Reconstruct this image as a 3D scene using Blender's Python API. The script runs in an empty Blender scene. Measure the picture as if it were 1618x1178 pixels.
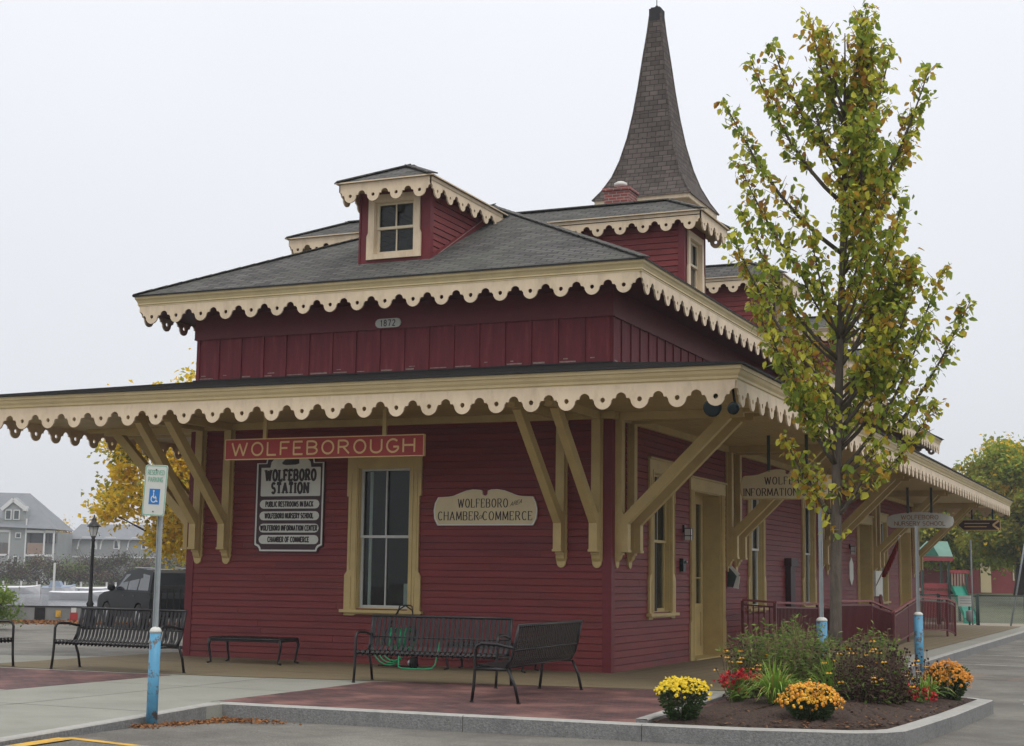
import bpy, math, random
from mathutils import Vector, Matrix
from mathutils.geometry import tessellate_polygon
S=bpy.context.scene; COL=S.collection
PI=math.pi; rad=math.radians
# ---------------------------------------------------------------- camera
CP=Vector((8.9186,-24.5543,1.6)); YAW,PIT,ROL,FPX=0.4147,0.1342,0.0137,2385.737
_F=Vector((-math.sin(YAW)*math.cos(PIT),math.cos(YAW)*math.cos(PIT),math.sin(PIT)))
_R=Vector((math.cos(YAW),math.sin(YAW),0)); _U=_R.cross(_F)
_c,_s=math.cos(ROL),math.sin(ROL)
_X=_R*_c+_U*_s; _Y=_U*_c-_R*_s; _Z=-_F
cam=bpy.data.cameras.new('camera'); co=bpy.data.objects.new('camera',cam); COL.objects.link(co)
co.matrix_world=Matrix(((_X.x,_Y.x,_Z.x,CP.x),(_X.y,_Y.y,_Z.y,CP.y),(_X.z,_Y.z,_Z.z,CP.z),(0,0,0,1)))
cam.sensor_fit='HORIZONTAL'; cam.sensor_width=36; cam.lens=FPX/1618*36; cam.clip_start=0.1; cam.clip_end=3000
S.camera=co; S.render.resolution_x=1024; S.render.resolution_y=746
# ---------------------------------------------------------------- world, sun, exposure
SUN_EL=rad(56); SUN_DIR=Vector((0.75,-0.66,0)).normalized()   # overcast: the bright patch of cloud is behind the camera, to the right
w=bpy.data.worlds.new('World'); S.world=w; w.use_nodes=True
nt=w.node_tree; nt.nodes.clear()
out=nt.nodes.new('ShaderNodeOutputWorld'); bg=nt.nodes.new('ShaderNodeBackground')
sky=nt.nodes.new('ShaderNodeTexSky'); sky.sky_type='NISHITA'; sky.sun_disc=False
sky.sun_elevation=SUN_EL; sky.sun_rotation=math.atan2(SUN_DIR.x,SUN_DIR.y); sky.dust_density=6; sky.air_density=1.2
tc=nt.nodes.new('ShaderNodeTexCoord'); sep=nt.nodes.new('ShaderNodeSeparateXYZ'); ramp=nt.nodes.new('ShaderNodeValToRGB')
nz=nt.nodes.new('ShaderNodeTexNoise'); nz.inputs['Scale'].default_value=2.2; nz.inputs['Detail'].default_value=3
nt.links.new(tc.outputs['Generated'],sep.inputs[0]); nt.links.new(tc.outputs['Generated'],nz.inputs['Vector'])
nt.links.new(sep.outputs['Z'],ramp.inputs[0])
cr=ramp.color_ramp; cr.elements[0].position=-0.0; cr.elements[0].color=(7.3,7.5,7.95,1); cr.elements[1].position=0.85; cr.elements[1].color=(15.5,15.5,15.8,1)
e=cr.elements.new(0.12); e.color=(8.5,8.75,9.25,1)
e=cr.elements.new(0.36); e.color=(9.8,10.0,10.6,1)
mx=nt.nodes.new('ShaderNodeMix'); mx.data_type='RGBA'; mx.inputs[0].default_value=0.94
nt.links.new(sky.outputs[0],mx.inputs[6]); nt.links.new(ramp.outputs[0],mx.inputs[7])
m2=nt.nodes.new('ShaderNodeMix'); m2.data_type='RGBA'; m2.blend_type='MULTIPLY'; m2.inputs[0].default_value=1
r2=nt.nodes.new('ShaderNodeValToRGB'); r2.color_ramp.elements[0].color=(.95,.95,.955,1); r2.color_ramp.elements[1].color=(1.03,1.03,1.02,1)
nt.links.new(nz.outputs[0],r2.inputs[0]); nt.links.new(mx.outputs[2],m2.inputs[6]); nt.links.new(r2.outputs[0],m2.inputs[7])
nt.links.new(m2.outputs[2],bg.inputs[0]); bg.inputs[1].default_value=0.1; nt.links.new(bg.outputs[0],out.inputs[0])
sl=bpy.data.lights.new('sun','SUN'); sl.energy=0.9; sl.angle=rad(14); sl.color=(1,.96,.9)
so=bpy.data.objects.new('sun',sl); COL.objects.link(so)
sd=Vector((SUN_DIR.x*math.cos(SUN_EL),SUN_DIR.y*math.cos(SUN_EL),math.sin(SUN_EL)))
so.rotation_euler=(-sd).to_track_quat('-Z','Y').to_euler(); so.location=sd*60
S.view_settings.view_transform='Standard'; S.view_settings.look='None'; S.view_settings.gamma=1; S.view_settings.exposure=0.0
S.render.engine='CYCLES'
S.cycles.volume_bounces=1; S.cycles.max_bounces=8; S.cycles.transparent_max_bounces=12
random.seed(11)
# ---------------------------------------------------------------- materials
def mat(name,c,rough=.7,var=.12,scale=3.0,bump=0.0,bscale=40,metal=0,spec=.35,stretch=(1,1,1),dirt=None,dscale=1.2,damt=.5,trans=0,world=False,dpos=(.5,.68),speck=0,sscale=140):
    m=bpy.data.materials.new(name); m.use_nodes=True; n=m.node_tree; L=n.links
    b=n.nodes['Principled BSDF']; b.inputs['Roughness'].default_value=rough; b.inputs['Metallic'].default_value=metal
    b.inputs['Specular IOR Level'].default_value=spec
    t=n.nodes.new('ShaderNodeTexCoord'); mp=n.nodes.new('ShaderNodeMapping'); mp.inputs['Scale'].default_value=stretch
    L.new(t.outputs['Object'],mp.inputs[0])
    if world:
        g=n.nodes.new('ShaderNodeNewGeometry'); L.new(g.outputs['Position'],mp.inputs[0])
    nz=n.nodes.new('ShaderNodeTexNoise'); nz.inputs['Scale'].default_value=scale; nz.inputs['Detail'].default_value=6; nz.inputs['Roughness'].default_value=.65
    L.new(mp.outputs[0],nz.inputs['Vector'])
    r=n.nodes.new('ShaderNodeValToRGB'); e=r.color_ramp.elements
    e[0].position=.3; e[1].position=.7
    e[0].color=tuple(max(0,x*(1-var)) for x in c)+(1,); e[1].color=tuple(min(1,x*(1+var)) for x in c)+(1,)
    L.new(nz.outputs[0],r.inputs[0]); col=r.outputs[0]
    if dirt:
        d=n.nodes.new('ShaderNodeTexNoise'); d.inputs['Scale'].default_value=dscale; d.inputs['Detail'].default_value=8; d.inputs['Roughness'].default_value=.7
        L.new(mp.outputs[0],d.inputs['Vector'])
        dr=n.nodes.new('ShaderNodeValToRGB'); dr.color_ramp.elements[0].position=dpos[0]; dr.color_ramp.elements[1].position=dpos[1]
        dr.color_ramp.elements[0].color=(0,0,0,1); dr.color_ramp.elements[1].color=(damt,damt,damt,1)
        L.new(d.outputs[0],dr.inputs[0])
        x=n.nodes.new('ShaderNodeMix'); x.data_type='RGBA'; L.new(dr.outputs[0],x.inputs[0]); L.new(col,x.inputs[6]); x.inputs[7].default_value=tuple(dirt)+(1,)
        col=x.outputs[2]
    if speck:
        sn=n.nodes.new('ShaderNodeTexNoise'); sn.inputs['Scale'].default_value=sscale; sn.inputs['Detail'].default_value=2; L.new(mp.outputs[0],sn.inputs['Vector'])
        sr=n.nodes.new('ShaderNodeValToRGB'); sr.color_ramp.elements[0].position=.35; sr.color_ramp.elements[1].position=.65
        sr.color_ramp.elements[0].color=(1-speck,)*3+(1,); sr.color_ramp.elements[1].color=(1+speck,)*3+(1,); L.new(sn.outputs[0],sr.inputs[0])
        sx=n.nodes.new('ShaderNodeMix'); sx.data_type='RGBA'; sx.blend_type='MULTIPLY'; sx.inputs[0].default_value=1; L.new(col,sx.inputs[6]); L.new(sr.outputs[0],sx.inputs[7]); col=sx.outputs[2]
    L.new(col,b.inputs['Base Color'])
    if bump:
        bn=n.nodes.new('ShaderNodeTexNoise'); bn.inputs['Scale'].default_value=bscale; bn.inputs['Detail'].default_value=5
        L.new(mp.outputs[0],bn.inputs['Vector'])
        bb=n.nodes.new('ShaderNodeBump'); bb.inputs['Strength'].default_value=bump; bb.inputs['Distance'].default_value=.02
        L.new(bn.outputs[0],bb.inputs['Height']); L.new(bb.outputs[0],b.inputs['Normal'])
    if trans:
        tr=n.nodes.new('ShaderNodeBsdfTranslucent'); L.new(col,tr.inputs[0]); ms=n.nodes.new('ShaderNodeMixShader'); ms.inputs[0].default_value=trans
        o=n.nodes['Material Output']; L.new(b.outputs[0],ms.inputs[1]); L.new(tr.outputs[0],ms.inputs[2]); L.new(ms.outputs[0],o.inputs['Surface'])
    return m
def brickmat(name,c1,c2,mortar,bw,bh,ms=.01,rough=.85,uv=True,off=.5,bias=0,bump=.4,var=.25,dirt=None,damt=.5,dscale=.6,rot=0,dpos=(.45,.7)):
    m=bpy.data.materials.new(name); m.use_nodes=True; n=m.node_tree; L=n.links; b=n.nodes['Principled BSDF']
    b.inputs['Roughness'].default_value=rough; b.inputs['Specular IOR Level'].default_value=.3
    t=n.nodes.new('ShaderNodeTexCoord'); mp=n.nodes.new('ShaderNodeMapping'); mp.inputs['Rotation'].default_value=(0,0,rot)
    L.new(t.outputs['UV' if uv else 'Object'],mp.inputs[0])
    br=n.nodes.new('ShaderNodeTexBrick'); br.inputs['Scale'].default_value=1; br.inputs['Brick Width'].default_value=bw; br.inputs['Row Height'].default_value=bh
    br.inputs['Mortar Size'].default_value=ms; br.inputs['Mortar Smooth'].default_value=.2; br.inputs['Bias'].default_value=bias; br.offset=off
    br.inputs['Color1'].default_value=tuple(c1)+(1,); br.inputs['Color2'].default_value=tuple(c2)+(1,); br.inputs['Mortar'].default_value=tuple(mortar)+(1,)
    L.new(mp.outputs[0],br.inputs['Vector'])
    nz=n.nodes.new('ShaderNodeTexNoise'); nz.inputs['Scale'].default_value=1.7; nz.inputs['Detail'].default_value=9; nz.inputs['Roughness'].default_value=.75
    L.new(mp.outputs[0],nz.inputs['Vector'])
    r=n.nodes.new('ShaderNodeValToRGB'); r.color_ramp.elements[0].position=.3; r.color_ramp.elements[1].position=.7
    r.color_ramp.elements[0].color=(1-var,)*3+(1,); r.color_ramp.elements[1].color=(1+var,)*3+(1,); L.new(nz.outputs[0],r.inputs[0])
    x=n.nodes.new('ShaderNodeMix'); x.data_type='RGBA'; x.blend_type='MULTIPLY'; x.inputs[0].default_value=1
    L.new(br.outputs[0],x.inputs[6]); L.new(r.outputs[0],x.inputs[7]); col=x.outputs[2]
    if dirt:
        d=n.nodes.new('ShaderNodeTexNoise'); d.inputs['Scale'].default_value=dscale; d.inputs['Detail'].default_value=7
        L.new(mp.outputs[0],d.inputs['Vector']); dr=n.nodes.new('ShaderNodeValToRGB')
        dr.color_ramp.elements[0].position=dpos[0]; dr.color_ramp.elements[1].position=dpos[1]; dr.color_ramp.elements[0].color=(0,0,0,1); dr.color_ramp.elements[1].color=(damt,)*3+(1,)
        L.new(d.outputs[0],dr.inputs[0]); y=n.nodes.new('ShaderNodeMix'); y.data_type='RGBA'; L.new(dr.outputs[0],y.inputs[0]); L.new(col,y.inputs[6]); y.inputs[7].default_value=tuple(dirt)+(1,); col=y.outputs[2]
    L.new(col,b.inputs['Base Color'])
    bb=n.nodes.new('ShaderNodeBump'); bb.inputs['Strength'].default_value=bump; bb.inputs['Distance'].default_value=.01; bb.invert=True
    L.new(br.outputs['Fac'],bb.inputs['Height']); L.new(bb.outputs[0],b.inputs['Normal'])
    return m
RED=(.170,.021,.021)
M={}
M['siding']=mat('red_siding_paint',RED,.55,.22,2.2,.25,60,stretch=(.35,.35,5),dirt=(.095,.03,.03),dscale=.9,damt=.6,world=True)
M['siding2']=mat('red_siding_paint_faded',(.178,.024,.027),.6,.2,2.2,.25,60,stretch=(.35,.35,5),dirt=(.11,.035,.03),dscale=1.3,damt=.6,world=True)
M['siding3']=mat('red_siding_paint_dark',(.150,.018,.021),.55,.25,2.5,.25,60,stretch=(.35,.35,5),dirt=(.085,.02,.022),dscale=.7,damt=.6,world=True)
M['canroof']=mat('dark_rolled_roofing',(.020,.019,.018),1.0,.3,3,.4,60,spec=0,world=True)
M['redboard']=mat('red_board_paint',(.160,.017,.024),.6,.28,3,.3,50,stretch=(3,3,.35),dirt=(.25,.09,.08),dscale=3,damt=.45,dpos=(.56,.72),world=True)
M['redtrim']=mat('red_trim_paint',(.14,.014,.02),.5,.12,3,.1,50,world=True)
M['redflake']=mat('flaking_red_paint',(.30,.22,.19),.8,.5,14,.3,60,stretch=(1,1,4),world=True)
M['tan']=mat('ochre_tan_paint',(.47,.355,.15),.5,.10,2.5,.1,40,dirt=(.33,.23,.11),dscale=1.6,damt=.35,world=True)
M['crown']=mat('crown_moulding_paint',(.56,.45,.245),.5,.08,2.5,.08,40,dirt=(.40,.31,.17),dscale=2,damt=.3,world=True)
M['cream']=mat('cream_scallop_paint',(.67,.54,.38),.55,.09,2.5,.12,40,stretch=(1,1,.35),dirt=(.42,.33,.21),dscale=3.2,damt=.55,world=True)
M['whitepaint']=mat('weathered_white_paint',(.62,.62,.58),.5,.08,5)
M['sash']=mat('grey_white_sash',(.46,.47,.45),.5,.08,5)
M['creamsash']=mat('cream_sash',(.62,.53,.38),.5,.08,5)
M['black']=mat('black_iron_paint',(.010,.009,.010),.36,.3,8,.1,60,spec=.35,dirt=(.03,.02,.02),dscale=6,damt=.3)
M['water']=mat('grey_water',(.10,.11,.12),.12,.2,.2,.5,3,stretch=(.4,.4,1),world=True,spec=.6); M['boatw']=mat('pale_boat_paint',(.66,.66,.68),.5,.1,2); M['boatb']=mat('blue_grey_boat_cover',(.25,.30,.38),.7,.1,2)
M['shingle']=brickmat('grey_asphalt_shingles',(.112,.107,.098),(.060,.058,.054),(.022,.022,.024),.32,.14,.014,.95,bump=.9,var=.28,dirt=(.10,.105,.085),damt=.45)
M['shingle2']=brickmat('brown_grey_spire_shingles',(.115,.095,.084),(.068,.056,.050),(.030,.024,.022),.26,.15,.011,.95,bump=.9,var=.22)
M['roofedge']=mat('dark_roof_edge',(.022,.022,.024),.8,.2,10)
M['brick']=brickmat('red_chimney_brick',(.26,.075,.06),(.17,.05,.045),(.30,.26,.24),.21,.075,.008,.9)
M['paver']=brickmat('red_brick_pavers',(.135,.062,.056),(.075,.040,.040),(.035,.028,.028),.20,.10,.007,.7,uv=False,bump=.3,var=.45,dirt=(.27,.13,.105),damt=.6,dscale=1.3,rot=0,dpos=(.5,.66))
M['asphalt']=mat('asphalt',(.185,.176,.152),.8,.2,1.1,.6,120,dirt=(.105,.097,.086),dscale=.5,damt=.85,world=True,dpos=(.44,.62),speck=.38,sscale=70)
M['concrete']=mat('pale_concrete',(.26,.26,.222),.8,.12,1.4,.2,90,dirt=(.185,.18,.15),dscale=.7,damt=.75,world=True,speck=.08,sscale=60)
M['deck']=mat('stained_deck',(.175,.138,.078),.8,.2,1.2,.2,60,stretch=(.35,3,1),dirt=(.075,.056,.034),dscale=1.2,damt=.85,world=True,speck=.1,sscale=40)
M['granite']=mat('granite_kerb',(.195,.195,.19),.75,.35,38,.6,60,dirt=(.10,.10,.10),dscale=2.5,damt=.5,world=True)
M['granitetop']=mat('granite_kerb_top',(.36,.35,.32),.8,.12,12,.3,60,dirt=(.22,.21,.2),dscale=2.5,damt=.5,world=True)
M['mulch']=mat('dark_mulch',(.050,.030,.021),.95,.6,22,1,45,world=True)
M['linepaint']=mat('worn_white_line',(.52,.50,.45),.8,.15,4,dirt=(.12,.11,.1),dscale=2.5,damt=.85,world=True,dpos=(.42,.62))
M['yellowpaint']=mat('yellow_line',(.62,.36,.05),.8,.12,5,world=True,dirt=(.15,.11,.07),dscale=4,damt=.8)
M['peach']=mat('faded_orange_line',(.34,.20,.12),.8,.2,4,world=True,dirt=(.12,.11,.1),dscale=2,damt=.9,dpos=(.38,.6))
M['grass']=mat('dull_grass',(.075,.085,.042),.9,.35,.35,world=True,dirt=(.14,.12,.06),dscale=.12,damt=.6)
M['sand']=mat('tan_path',(.27,.225,.165),.9,.15,1,world=True)
M['glass']=mat('dark_window_glass',(.012,.015,.015),.05,.5,.9,spec=.4,bump=.05,bscale=2.5,dirt=(.05,.06,.062),dscale=1.6,damt=.7,world=True)  # the dirt tint paints faint pale reflections into the pane colour
def glassm(name,tint,dark):
    m=bpy.data.materials.new(name); m.use_nodes=True; n=m.node_tree; L=n.links; n.nodes.clear(); o=n.nodes.new('ShaderNodeOutputMaterial')
    t=n.nodes.new('ShaderNodeBsdfTransparent'); t.inputs[0].default_value=tint+(1,); g=n.nodes.new('ShaderNodeBsdfGlossy'); g.inputs['Roughness'].default_value=.015
    d=n.nodes.new('ShaderNodeBsdfDiffuse'); d.inputs[0].default_value=(.25,.26,.25,1)
    f=n.nodes.new('ShaderNodeFresnel'); f.inputs[0].default_value=1.3; x=n.nodes.new('ShaderNodeMixShader'); L.new(f.outputs[0],x.inputs[0]); L.new(t.outputs[0],x.inputs[1]); L.new(g.outputs[0],x.inputs[2])
    tc=n.nodes.new('ShaderNodeNewGeometry'); b=n.nodes.new('ShaderNodeTexNoise'); b.inputs['Scale'].default_value=1.7; L.new(tc.outputs['Position'],b.inputs['Vector'])
    bb=n.nodes.new('ShaderNodeBump'); bb.inputs['Strength'].default_value=.25; bb.inputs['Distance'].default_value=.02; L.new(b.outputs[0],bb.inputs['Height']); L.new(bb.outputs[0],g.inputs['Normal'])
    c=n.nodes.new('ShaderNodeTexNoise'); c.inputs['Scale'].default_value=3; c.inputs['Detail'].default_value=6; L.new(tc.outputs['Position'],c.inputs['Vector']); r=n.nodes.new('ShaderNodeMath'); r.operation='MULTIPLY'; r.inputs[1].default_value=dark; L.new(c.outputs[0],r.inputs[0])
    y=n.nodes.new('ShaderNodeMixShader'); L.new(r.outputs[0],y.inputs[0]); L.new(x.outputs[0],y.inputs[1]); L.new(d.outputs[0],y.inputs[2]); L.new(y.outputs[0],o.inputs['Surface']); return m
M['glass']=glassm('window_glass',(.75,.8,.78),.05)
M['room']=mat('dim_room_wall',(.055,.05,.042),.9,.2,2); M['paper']=mat('white_paper',(.75,.75,.72),.8,.1,4); M['blind']=mat('grey_green_blind',(.20,.24,.23),.8,.2,3,stretch=(1,1,8))
M['glassg']=mat('curtained_window_glass',(.055,.072,.070),.15,.5,1.6,spec=.5,dirt=(.10,.13,.13),dscale=1.4,damt=.6)
M['skyglass']=mat('bright_window_glass',(.03,.036,.042),.05,.3,1.5,spec=.5)
M['signtan']=mat('sign_tan_board',(.56,.47,.29),.55,.06,3)
M['signgrey']=mat('sign_grey_board',(.56,.57,.52),.55,.06,3)
M['signwhite']=mat('sign_white_edge',(.60,.60,.56),.5,.05,3)
M['signdark']=mat('sign_dark_board',(.040,.018,.024),.5,.1,3)
M['letter']=mat('dark_lettering',(.022,.012,.015),.5,.1,4)
M['signred']=mat('bright_red_signboard',(.36,.038,.035),.5,.1,3)
M['gold']=mat('gold_lettering',(.72,.50,.24),.5,.08,4)
M['bluepaint']=mat('chipped_blue_paint',(.09,.29,.45),.5,.10,5,.1,30,dirt=(.10,.07,.05),dscale=7,damt=.9,dpos=(.54,.58))
M['galv']=mat('galvanised_steel',(.33,.36,.37),.5,.1,6,metal=.3)
M['green']=mat('sign_green',(.22,.42,.30),.5,.06,5)
M['greenl']=mat('faded_green_lettering',(.20,.40,.29),.5,.06,5)
M['blue']=mat('sign_blue',(.02,.16,.46),.5,.06,5)
M['hose']=mat('green_hose',(.02,.30,.13),.4,.1,5)
M['bark']=mat('grey_brown_bark',(.105,.085,.068),.9,.35,14,.9,30,stretch=(1,1,.25))
M['barkd']=mat('dark_bark',(.045,.035,.028),.9,.3,10,.5,30)
def leafm(n,c,tr=.5): return mat(n,c,.55,.28,6,spec=.25,trans=tr,world=True)
M['lg']=leafm('leaf_green',(.30,.37,.045)); M['lg2']=leafm('leaf_deep_green',(.20,.28,.04)); M['ly']=leafm('leaf_yellow_green',(.58,.56,.07)); M['lo']=leafm('leaf_orange_yellow',(.52,.31,.04)); M['lo2']=leafm('leaf_rusty',(.34,.17,.04))
M['yy']=leafm('leaf_bright_yellow',(.80,.56,.04)); M['yo']=leafm('leaf_golden',(.82,.54,.04)); M['yg']=leafm('leaf_olive',(.32,.30,.04))
M['bushg']=leafm('bush_leaf',(.15,.235,.045),.4); M['bushl']=leafm('bush_leaf_light',(.23,.30,.07),.35); M['bushb']=leafm('bush_straw',(.22,.15,.085),.2)
M['blade']=leafm('blade_green',(.20,.34,.05),.25); M['bladey']=leafm('blade_yellow',(.35,.30,.08),.25)
M['mumg']=leafm('mum_leaf',(.055,.095,.028),.2); M['mumy']=mat('yellow_petals',(.72,.52,.02),.6,.15,20); M['mumo']=mat('orange_petals',(.62,.24,.02),.6,.25,20); M['mumo2']=mat('amber_petals',(.72,.37,.03),.6,.2,20)
M['redp']=mat('red_petals',(.42,.012,.02),.6,.2,20); M['seed']=mat('brown_seed',(.035,.020,.014),.9,.4,20); M['brownleaf']=mat('withered_leaf',(.062,.034,.024),.9,.4,10)
M['litter']=mat('orange_leaf_litter',(.30,.13,.045),.8,.5,20); M['litter2']=mat('brown_leaf_litter',(.17,.08,.035),.8,.5,20)
M['gsiding']=mat('grey_house_siding',(.26,.27,.27),.8,.08,.6); M['groof']=mat('grey_house_roof',(.20,.21,.225),.9,.1,.6); M['wtrim']=mat('white_house_trim',(.62,.62,.62),.7,.04,1); M['balc']=mat('brown_balcony',(.27,.19,.15),.8,.1,1); M['hglass']=mat('house_glass',(.05,.06,.065),.2,.2,1)  # house colours are paled to paint in distance haze
M['conc2']=mat('grey_block_wall',(.20,.205,.20),.9,.2,.8,.2,20,dirt=(.09,.09,.085),dscale=1.1,damt=.6)
M['tarp']=mat('pale_tarpaulin',(.58,.58,.61),.5,.3,1.2,.0,20,stretch=(.3,.3,6),dirt=(.13,.13,.15),dscale=1.1,damt=.75,world=True,dpos=(.5,.6))
M['carpaint']=mat('dark_car_paint',(.008,.010,.011),.45,.2,2,spec=.12); M['tyre']=mat('tyre_rubber',(.015,.015,.015),.9,.2,9); M['rim']=mat('alloy_rim',(.32,.32,.33),.35,.1,5,metal=.6); M['lens']=mat('lamp_lens',(.5,.5,.48),.2,.05,5)
M['greenroof']=mat('green_panel_roof',(.13,.25,.20),.6,.1,2); M['greenroofd']=mat('dark_green_gable',(.025,.12,.085),.6,.1,2); M['teal']=mat('teal_plastic',(.012,.22,.15),.5,.1,2); M['redwall']=mat('far_red_wall',(.23,.05,.055),.8,.15,1.5); M['creamdoor']=mat('far_cream_door',(.62,.52,.32),.7,.06,1)
M['greenpaint']=mat('dark_green_metal',(.03,.055,.045),.5,.2,4); M['flagred']=mat('red_flag_cloth',(.42,.015,.03),.8,.2,4,trans=.2); M['floodg']=mat('dark_teal_housing',(.008,.018,.021),.4,.2,4)
M['railred']=mat('dark_red_rail_paint',(.105,.016,.020),.4,.15,5,spec=.5); M['railtop']=mat('faded_pink_rail_cap',(.21,.065,.065),.5,.15,5)
# ---------------------------------------------------------------- mesh building helpers
class MB:
    def __init__(s): s.v=[];s.f=[];s.m=[];s.s=[];s.uv=None
    def add(s,vs,fs,mi=0,sm=False):
        b=len(s.v); s.v+=[tuple(p) for p in vs]
        for f in fs: s.f.append(tuple(b+i for i in f)); s.m.append(mi); s.s.append(sm)
    def box(s,x0,x1,y0,y1,z0,z1,mi=0):
        s.add([(x0,y0,z0),(x1,y0,z0),(x1,y1,z0),(x0,y1,z0),(x0,y0,z1),(x1,y0,z1),(x1,y1,z1),(x0,y1,z1)],
              [(0,3,2,1),(4,5,6,7),(0,1,5,4),(1,2,6,5),(2,3,7,6),(3,0,4,7)],mi)
    def fbox(s,fr,a0,a1,z0,z1,n0,n1,mi=0):
        o,u,v,n=fr; P=lambda a,z,k:o+u*a+v*z+n*k
        s.add([P(a0,z0,n0),P(a1,z0,n0),P(a1,z1,n0),P(a0,z1,n0),P(a0,z0,n1),P(a1,z0,n1),P(a1,z1,n1),P(a0,z1,n1)],
              [(0,3,2,1),(4,5,6,7),(0,1,5,4),(1,2,6,5),(2,3,7,6),(3,0,4,7)],mi)
    def beam(s,p,q,w,h,mi=0,up=(0,0,1)):
        p=Vector(p);q=Vector(q);d=(q-p).normalized(); up=Vector(up)
        r=d.cross(up)
        if r.length<1e-4: r=d.cross(Vector((1,0,0)))
        r.normalize(); t=r.cross(d)
        vs=[c+r*(a*w/2)+t*(b*h/2) for c in (p,q) for a,b in ((-1,-1),(1,-1),(1,1),(-1,1))]
        s.add(vs,[(0,3,2,1),(4,5,6,7),(0,1,5,4),(1,2,6,5),(2,3,7,6),(3,0,4,7)],mi)
    def tube(s,pts,r,n=8,mi=0,sm=True,cap=True):
        pts=[Vector(p) for p in pts]; k=len(pts); rr=r if isinstance(r,(list,tuple)) else [r]*k
        vs=[]; ref=None
        for i,p in enumerate(pts):
            d=(pts[min(i+1,k-1)]-pts[max(i-1,0)]).normalized()
            if ref is None: ref=Vector((0,0,1)) if abs(d.z)<.9 else Vector((1,0,0))
            a=(ref-d*ref.dot(d))
            if a.length<1e-4: a=d.orthogonal()
            a.normalize(); b=d.cross(a); ref=a
            for j in range(n):
                t=2*PI*j/n; vs.append(p+(a*math.cos(t)+b*math.sin(t))*rr[i])
        fs=[(i*n+j,i*n+(j+1)%n,(i+1)*n+(j+1)%n,(i+1)*n+j) for i in range(k-1) for j in range(n)]
        if cap: fs+=[tuple(range(n-1,-1,-1)),tuple((k-1)*n+j for j in range(n))]
        s.add(vs,fs,mi,sm)
    def prism(s,outer,fr,n0,n1,mi=0,holes=(),side=None):
        o,u,v,n=fr; P=lambda p,k:o+u*p[0]+v*p[1]+n*k
        loops=[outer]+list(holes); flat=[p for l in loops for p in l]
        tr=tessellate_polygon([[Vector((p[0],p[1],0)) for p in l] for l in loops]); N=len(flat)
        vs=[P(p,n1) for p in flat]+[P(p,n0) for p in flat]; fs=[]
        for t in tr:
            a,b,c=[flat[i] for i in t]; ar=(b[0]-a[0])*(c[1]-a[1])-(b[1]-a[1])*(c[0]-a[0])
            if ar<0: t=t[::-1]
            fs.append(tuple(t)); fs.append(tuple(N+i for i in t[::-1]))
        s.add(vs,fs,mi)
        b=0; fs=[]
        for l in loops:
            k=len(l)
            for i in range(k): fs.append((b+i,b+(i+1)%k,N+b+(i+1)%k,N+b+i))
            b+=k
        s.add(vs,fs,mi if side is None else side)
    def lathe(s,prof,c,n=16,mi=0,sm=True):
        c=Vector(c); vs=[]
        for r,z in prof:
            for j in range(n): t=2*PI*j/n; vs.append(c+Vector((r*math.cos(t),r*math.sin(t),z)))
        k=len(prof); fs=[(i*n+j,i*n+(j+1)%n,(i+1)*n+(j+1)%n,(i+1)*n+j) for i in range(k-1) for j in range(n)]
        fs+=[tuple(range(n-1,-1,-1)),tuple((k-1)*n+j for j in range(n))]
        s.add(vs,fs,mi,sm)
    def ball(s,c,r,n=8,k=5,mi=0,sq=(1,1,1)):
        c=Vector(c); vs=[c+Vector((0,0,r*sq[2]))]
        for i in range(1,k):
            a=PI*i/k
            for j in range(n): t=2*PI*j/n; vs.append(c+Vector((r*sq[0]*math.sin(a)*math.cos(t),r*sq[1]*math.sin(a)*math.sin(t),r*sq[2]*math.cos(a))))
        vs.append(c-Vector((0,0,r*sq[2]))); fs=[(0,1+j,1+(j+1)%n) for j in range(n)]
        for i in range(k-2): fs+=[(1+i*n+j,1+(i+1)*n+j,1+(i+1)*n+(j+1)%n,1+i*n+(j+1)%n) for j in range(n)]
        e=len(vs)-1; fs+=[(e,1+(k-2)*n+(j+1)%n,1+(k-2)*n+j) for j in range(n)]
        s.add(vs,fs,mi,True)
    def quad(s,a,b,c,d,mi=0): s.add([a,b,c,d],[(0,1,2,3)],mi)
    def build(s,name,mats,parent=None,uvf=None,bevel=0):
        me=bpy.data.meshes.new(name); me.from_pydata(s.v,[],s.f)
        for k in (mats if isinstance(mats,(list,tuple)) else [mats]): me.materials.append(M[k] if isinstance(k,str) else k)
        me.polygons.foreach_set('material_index',s.m); me.polygons.foreach_set('use_smooth',s.s)
        if uvf:
            uvl=me.uv_layers.new(name='UVMap')
            for p in me.polygons:
                for li in p.loop_indices:
                    uvl.data[li].uv=uvf(me.vertices[me.loops[li].vertex_index].co,p.normal)
        me.update()
        o=bpy.data.objects.new(name,me); COL.objects.link(o)
        if parent is not None:
            o.parent=parent
            if parent.type=='EMPTY' and parent.get('_w'): o.location=-parent.location
        if bevel:
            b=o.modifiers.new('bevel','BEVEL'); b.width=bevel; b.segments=2; b.limit_method='ANGLE'; b.angle_limit=rad(40)
        return o
def tag(o,label,cat,group=None,kind=None):
    if label: o['label']=label
    if cat: o['category']=cat
    if group: o['group']=group
    if kind: o['kind']=kind
    return o
def struct(o): o['kind']='structure'; return o
def empty(name,loc,label,cat,group=None,world=True):
    e=bpy.data.objects.new(name,None); COL.objects.link(e); e.location=loc; e.empty_display_size=.3
    if world: e['_w']=1
    return tag(e,label,cat,group)
def dup(root,loc,rz,label,group=None):
    r=root.copy(); COL.objects.link(r); r.location=loc; r.rotation_euler=(0,0,rz); r['label']=label
    if group: r['group']=group
    for ch in root.children:
        c=ch.copy(); COL.objects.link(c); c.parent=r
        for g in ch.children:
            d=g.copy(); COL.objects.link(d); d.parent=c
    return r
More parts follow.
